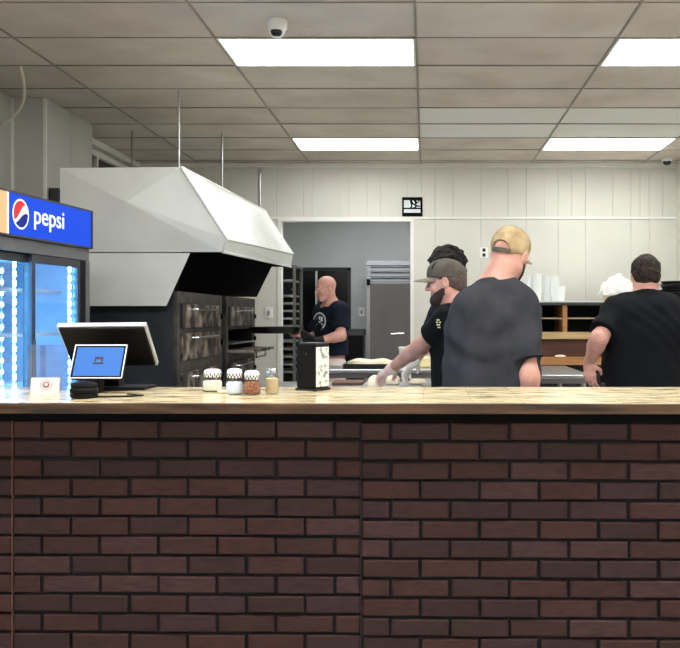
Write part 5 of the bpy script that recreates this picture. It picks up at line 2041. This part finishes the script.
    # ------- gloves
    for k in ('L', 'R'):
        wr, dr, pn, sd, hd = hands[k]
        if hd.get('glove') is not None:
            GP = hand_prims(wr, dr, pn, sd, hd.get('curl', (0.35, 0.45, 0.35)), 1.03 * s, hd.get('spread', 0.008), hd.get('infl', 0.0028), hd.get('thumb', 0.4))
            ax_ = nrm(V3(wr) - V3(cfg['el' + k]))
            GP.append(rc(wr - ax_ * 0.055, wr, 0.038 * fat, 0.034, 0.02))
            GP.append(plane_cut(wr - ax_ * 0.05, -ax_))
            sobj('glove', GP, 0.0036, hd['glove'], root, disp=wrinkle(3, 0.0012, 4))
    return root, so, sv, sf, R, Pv, Nk


def A3(px, py, d):
    p = P(px, py, d)
    return V3(p.x, p.y, p.z)


# --- nearest worker, khaki cap
d = 4.42
person(dict(label='person with khaki cap and charcoal T-shirt, back turned, nearest the counter', feet=(0.36, 4.42, 0), pelvis=(0.322, 4.43, 0.96), neck=tuple(A3(494, 281, 4.42)),
            yaw=112, head=tuple(A3(509.5, 254, 4.44)), hyaw=62, hpitch=11, hroll=8, hs=1.06, nw=0.078, full=1.06, gw=1.3, gd=1.24, belly=0.6, fat=1.16,
            shL=tuple(A3(471, 312, 4.52)), shR=tuple(A3(518, 307, 4.36)), elR=(0.490, 4.30, 1.075), wrR=(0.49, 4.36, 0.83), elL=(0.20, 4.74, 1.22), wrL=(0.30, 4.74, 1.02),
            handR=dict(palm=(-1, 0.2, 0), side=(0, 1, 0)), handL=dict(dir=(0.7, 0.2, -0.1), palm=(0, -1, -0.4), side=(0, 0, 1)),
            skin=M['skin'], shirt=M['shirt_grey'], trousers=M['denim'], seed=4, wr=0.011, wfr=2.0, sleeve=0.74, hem=0.12,
            beard=0.006, cap=dict(front_z=0.020, back_z=-0.016, m_dome=M['cap_khaki'], m_brim=M['cap_khaki'], opening=True, brim_len=0.108)))

# --- grey-capped worker leaning over the dough
_, so, sv, sf, R_, Pv_, Nk_ = person(dict(label='person with dark grey cap and beard, in black T-shirt, leaning and reaching for dough', feet=(0.24, 5.06, 0), pelvis=(0.215, 5.06, 0.95),
            neck=(0.178, 5.05, 1.435), yaw=176, head=tuple(A3(446.5, 282, 5.06)), hyaw=168, hpitch=7, hs=1.0, nw=0.058, gw=1.04, gd=1.2, fat=1.0, sw=0.18,
            shL=(0.115, 4.90, 1.335), shR=(0.16, 5.22, 1.37),
            elL=tuple(A3(420, 346.5, 5.05)), wrL=tuple(A3(391, 369, 5.32)), elR=(0.20, 5.36, 1.10), wrR=(0.13, 5.42, 0.97),
            handL=dict(dir=tuple(A3(372, 381.5, 5.48) - A3(391, 369, 5.32)), palm=(0.15, 0.1, -1), side=(0.1, 0.9, 0.1), curl=(0.25, 0.4, 0.35), fine=True, glove=M['glove_clear'], spread=0.01),
            handR=dict(dir=(-0.3, 0.3, -0.6), palm=(0, -0.3, -1), side=(0, -1, 0)),
            skin=M['skin'], shirt=M['shirt_jet'], trousers=M['denim'], seed=11, sleeve=0.56, beard=0.0035,
            hair=dict(thick=0.003, amp=0.0006, freq=160, mat=M['hair_short'], back=-0.05, under=0.03),
            cap=dict(front_z=0.040, back_z=0.012, m_dome=M['cap_olive'], m_brim=M['cap_brim'], slash=True, brim_len=0.088, droop=0.012)))
q = []
o_ = A3(438.5, 324, 4.6)
for a, b, w_, h_ in ((-2, -5, 3, 1.6), (-2.5, -2.5, 2, 1.4), (0.5, -2.5, 2, 1.4), (-2, 0, 3.5, 1.6), (-1, 3, 3, 1.2)):
    q.append([A3(438.5 + a, 324 + b, 4.6), A3(438.5 + a + w_, 324 + b, 4.6), A3(438.5 + a + w_, 324 + b + h_, 4.6), A3(438.5 + a, 324 + b + h_, 4.6)])
decal('shirt_print', q, sv, sf, None, A3(438.5, 324, 5) - V3(0, 0, CZ), M['print_gold'], so)

# --- dark-haired worker behind
person(dict(label='person with curly black hair and navy T-shirt, mostly hidden behind the grey cap', feet=(0.26, 5.90, 0), pelvis=(0.255, 5.90, 0.96), neck=(0.19, 5.88, 1.475),
            yaw=178, head=tuple(A3(446, 268, 5.86)), hyaw=172, hpitch=8, hs=1.0, gw=0.98, sw=0.18, shL=(0.115, 5.74, 1.405), shR=(0.17, 6.06, 1.41),
            elL=tuple(A3(428, 341, 5.72)), wrL=tuple(A3(413.5, 362, 5.80)), elR=(0.16, 6.12, 1.15), wrR=(0.14, 6.0, 0.97),
            handL=dict(dir=tuple(A3(401, 378, 5.92) - A3(413.5, 362, 5.80)), palm=(0.25, 0.2, -0.9), side=(0, 0.9, 0.2), curl=(0.2, 0.3, 0.3), fine=True, glove=M['glove'], spread=0.02),
            handR=dict(dir=(-0.5, 0, -0.6), palm=(0.4, -0.3, -1), side=(0, -1, 0)),
            skin=M['skin_tan'], shirt=M['shirt_navy'], trousers=M['denim'], seed=21, sleeve=0.62,
            hair=dict(thick=0.024, amp=0.011, freq=85, mat=M['hair_black'], back=-0.07, face=0.10)))

# --- worker in black on the right
person(dict(label='person with wavy dark hair and black T-shirt, back turned, standing at the right', feet=(1.35, 5.62, 0), pelvis=(1.35, 5.60, 0.95), neck=tuple(A3(645, 293, 5.60)),
            yaw=91, head=tuple(A3(645.5, 276, 5.66)), hyaw=88, hpitch=14, hs=1.0, nw=0.07, full=1.05, gw=1.36, gd=1.25, belly=0.8, fat=1.17, shL=tuple(A3(617, 312, 5.6)), shR=tuple(A3(673, 312, 5.6)),
            elL=(1.045, 5.44, 1.235), wrL=(1.012, 5.58, 1.085), elR=(1.66, 5.46, 1.185), wrR=(1.64, 5.68, 1.03),
            handL=dict(dir=(0.05, 0.05, -1), palm=(0.45, 0.9, 0.0), side=(1, -0.2, 0), curl=(0.3, 0.5, 0.4), fine=True, thumb=0.5),
            handR=dict(dir=(0.0, 0.8, -0.5), palm=(-1, 0, 0), side=(0, 0.3, 1)),
            skin=M['skin_red'], shirt=M['shirt_black'], trousers=M['denim'], seed=31, wr=0.008, sleeve=0.80, hem=0.12,
            hair=dict(thick=0.013, amp=0.0035, freq=95, mat=M['hair_brown'], back=-0.075)))

# --- bald worker at the ovens
_, so, sv, sf, R_, Pv_, Nk_ = person(dict(label='bald person in navy T-shirt with white print, holding a black pan at the oven', feet=(-0.855, 8.10, 0), pelvis=(-0.855, 8.10, 0.95), neck=tuple(A3(331.5, 302.5, 8.10)),
            yaw=214, head=tuple(A3(326.0, 288, 8.05)), hyaw=208, hpitch=12, hs=0.9, nw=0.052, gw=0.9, gd=0.95, sw=0.16,
            elL=tuple(A3(341, 336, 7.87)), wrL=tuple(A3(318, 341, 7.80)), elR=(-1.02, 8.24, 1.16), wrR=(-1.10, 8.04, 1.205),
            handL=dict(dir=(-1, 0.0, 0.08), palm=(0.05, 0.2, 0.95), side=(0, -1, 0), curl=(0.5, 0.7, 0.5), fine=True, glove=M['mitt'], infl=0.008),
            handR=dict(dir=(-0.8, -0.35, 0.0), palm=(0.0, -0.3, 0.95), side=(0, 1, 0), curl=(0.4, 0.6, 0.4)),
            skin=M['skin_red'], shirt=M['shirt_navy'], trousers=M['khaki_cloth'], seed=41, wr=0.005, sleeve=0.72, hem=-0.075))
# white ring emblem on the chest
q = []


def chest(px, py):
    return A3(px, py, 7.6)


cx_, cy_ = 319.5, 321.0
for k in range(22):
    a0, a1 = math.radians(-60 + 230 * k / 22), math.radians(-60 + 230 * (k + 1) / 22)
    for r0, r1 in ((7.6, 9.3),):
        q.append([chest(cx_ + math.cos(a) * rr * 0.72, cy_ - math.sin(a) * rr) for a, rr in ((a0, r0), (a1, r0), (a1, r1), (a0, r1))])
for x0, y0, x1, y1 in ((-3.5, -4.5, -1.2, 1.5), (-0.6, -5.2, 0.8, -1.5), (1.2, -4.5, 3.4, 0.5), (-2.8, 2.6, 3.2, 4.2), (-4.2, 5.0, 3.8, 7.4), (-5.2, 8.0, 2.0, 10.0), (-0.4, 0.0, 1.0, 2.0)):
    q.append([chest(cx_ + x0, cy_ + y0), chest(cx_ + x1, cy_ + y0), chest(cx_ + x1, cy_ + y1), chest(cx_ + x0, cy_ + y1)])
decal('shirt_print', q, sv, sf, None, A3(cx_, cy_, 8) - V3(0, 0, CZ), M['print'], so)

# black pan he draws out of the oven
pz = A3(280, 333.5, 7.86)
pc = Vector((-1.325, 7.93, 1.222))
pn_ = MB().lathe([(0.19, 0.0), (0.2, 0.001), (0.232, 0.05), (0.245, 0.052), (0.245, 0.058), (0.228, 0.056), (0.196, 0.006)], pc, 44)
tag(obj('deep_pan', pn_, M['iron'], smooth=True), 'wide black round pan held level by the bald worker before the ovens', 'pan')

# ================================================================= camera, world, view
cam = bpy.data.cameras.new('camera')
co = bpy.data.objects.new('camera', cam)
COL.objects.link(co)
co.location = (0, 0, CZ)
co.rotation_euler = (math.radians(90), 0, 0)
cam.sensor_width = 36
cam.lens = 36 * F / 680
cam.shift_x = -(VX - 340) / 680
cam.shift_y = -(324 - VY) / 680
cam.clip_start = 0.05
scene.camera = co
w = bpy.data.worlds.new('world')
w.use_nodes = True
w.node_tree.nodes['Background'].inputs['Color'].default_value = (0.02, 0.022, 0.03, 1)
w.node_tree.nodes['Background'].inputs['Strength'].default_value = 0.3
scene.world = w
scene.view_settings.view_transform = 'Standard'
scene.view_settings.look = 'None'
scene.view_settings.gamma = 1
scene.view_settings.use_curve_mapping = False
scene.view_settings.exposure = 0.33
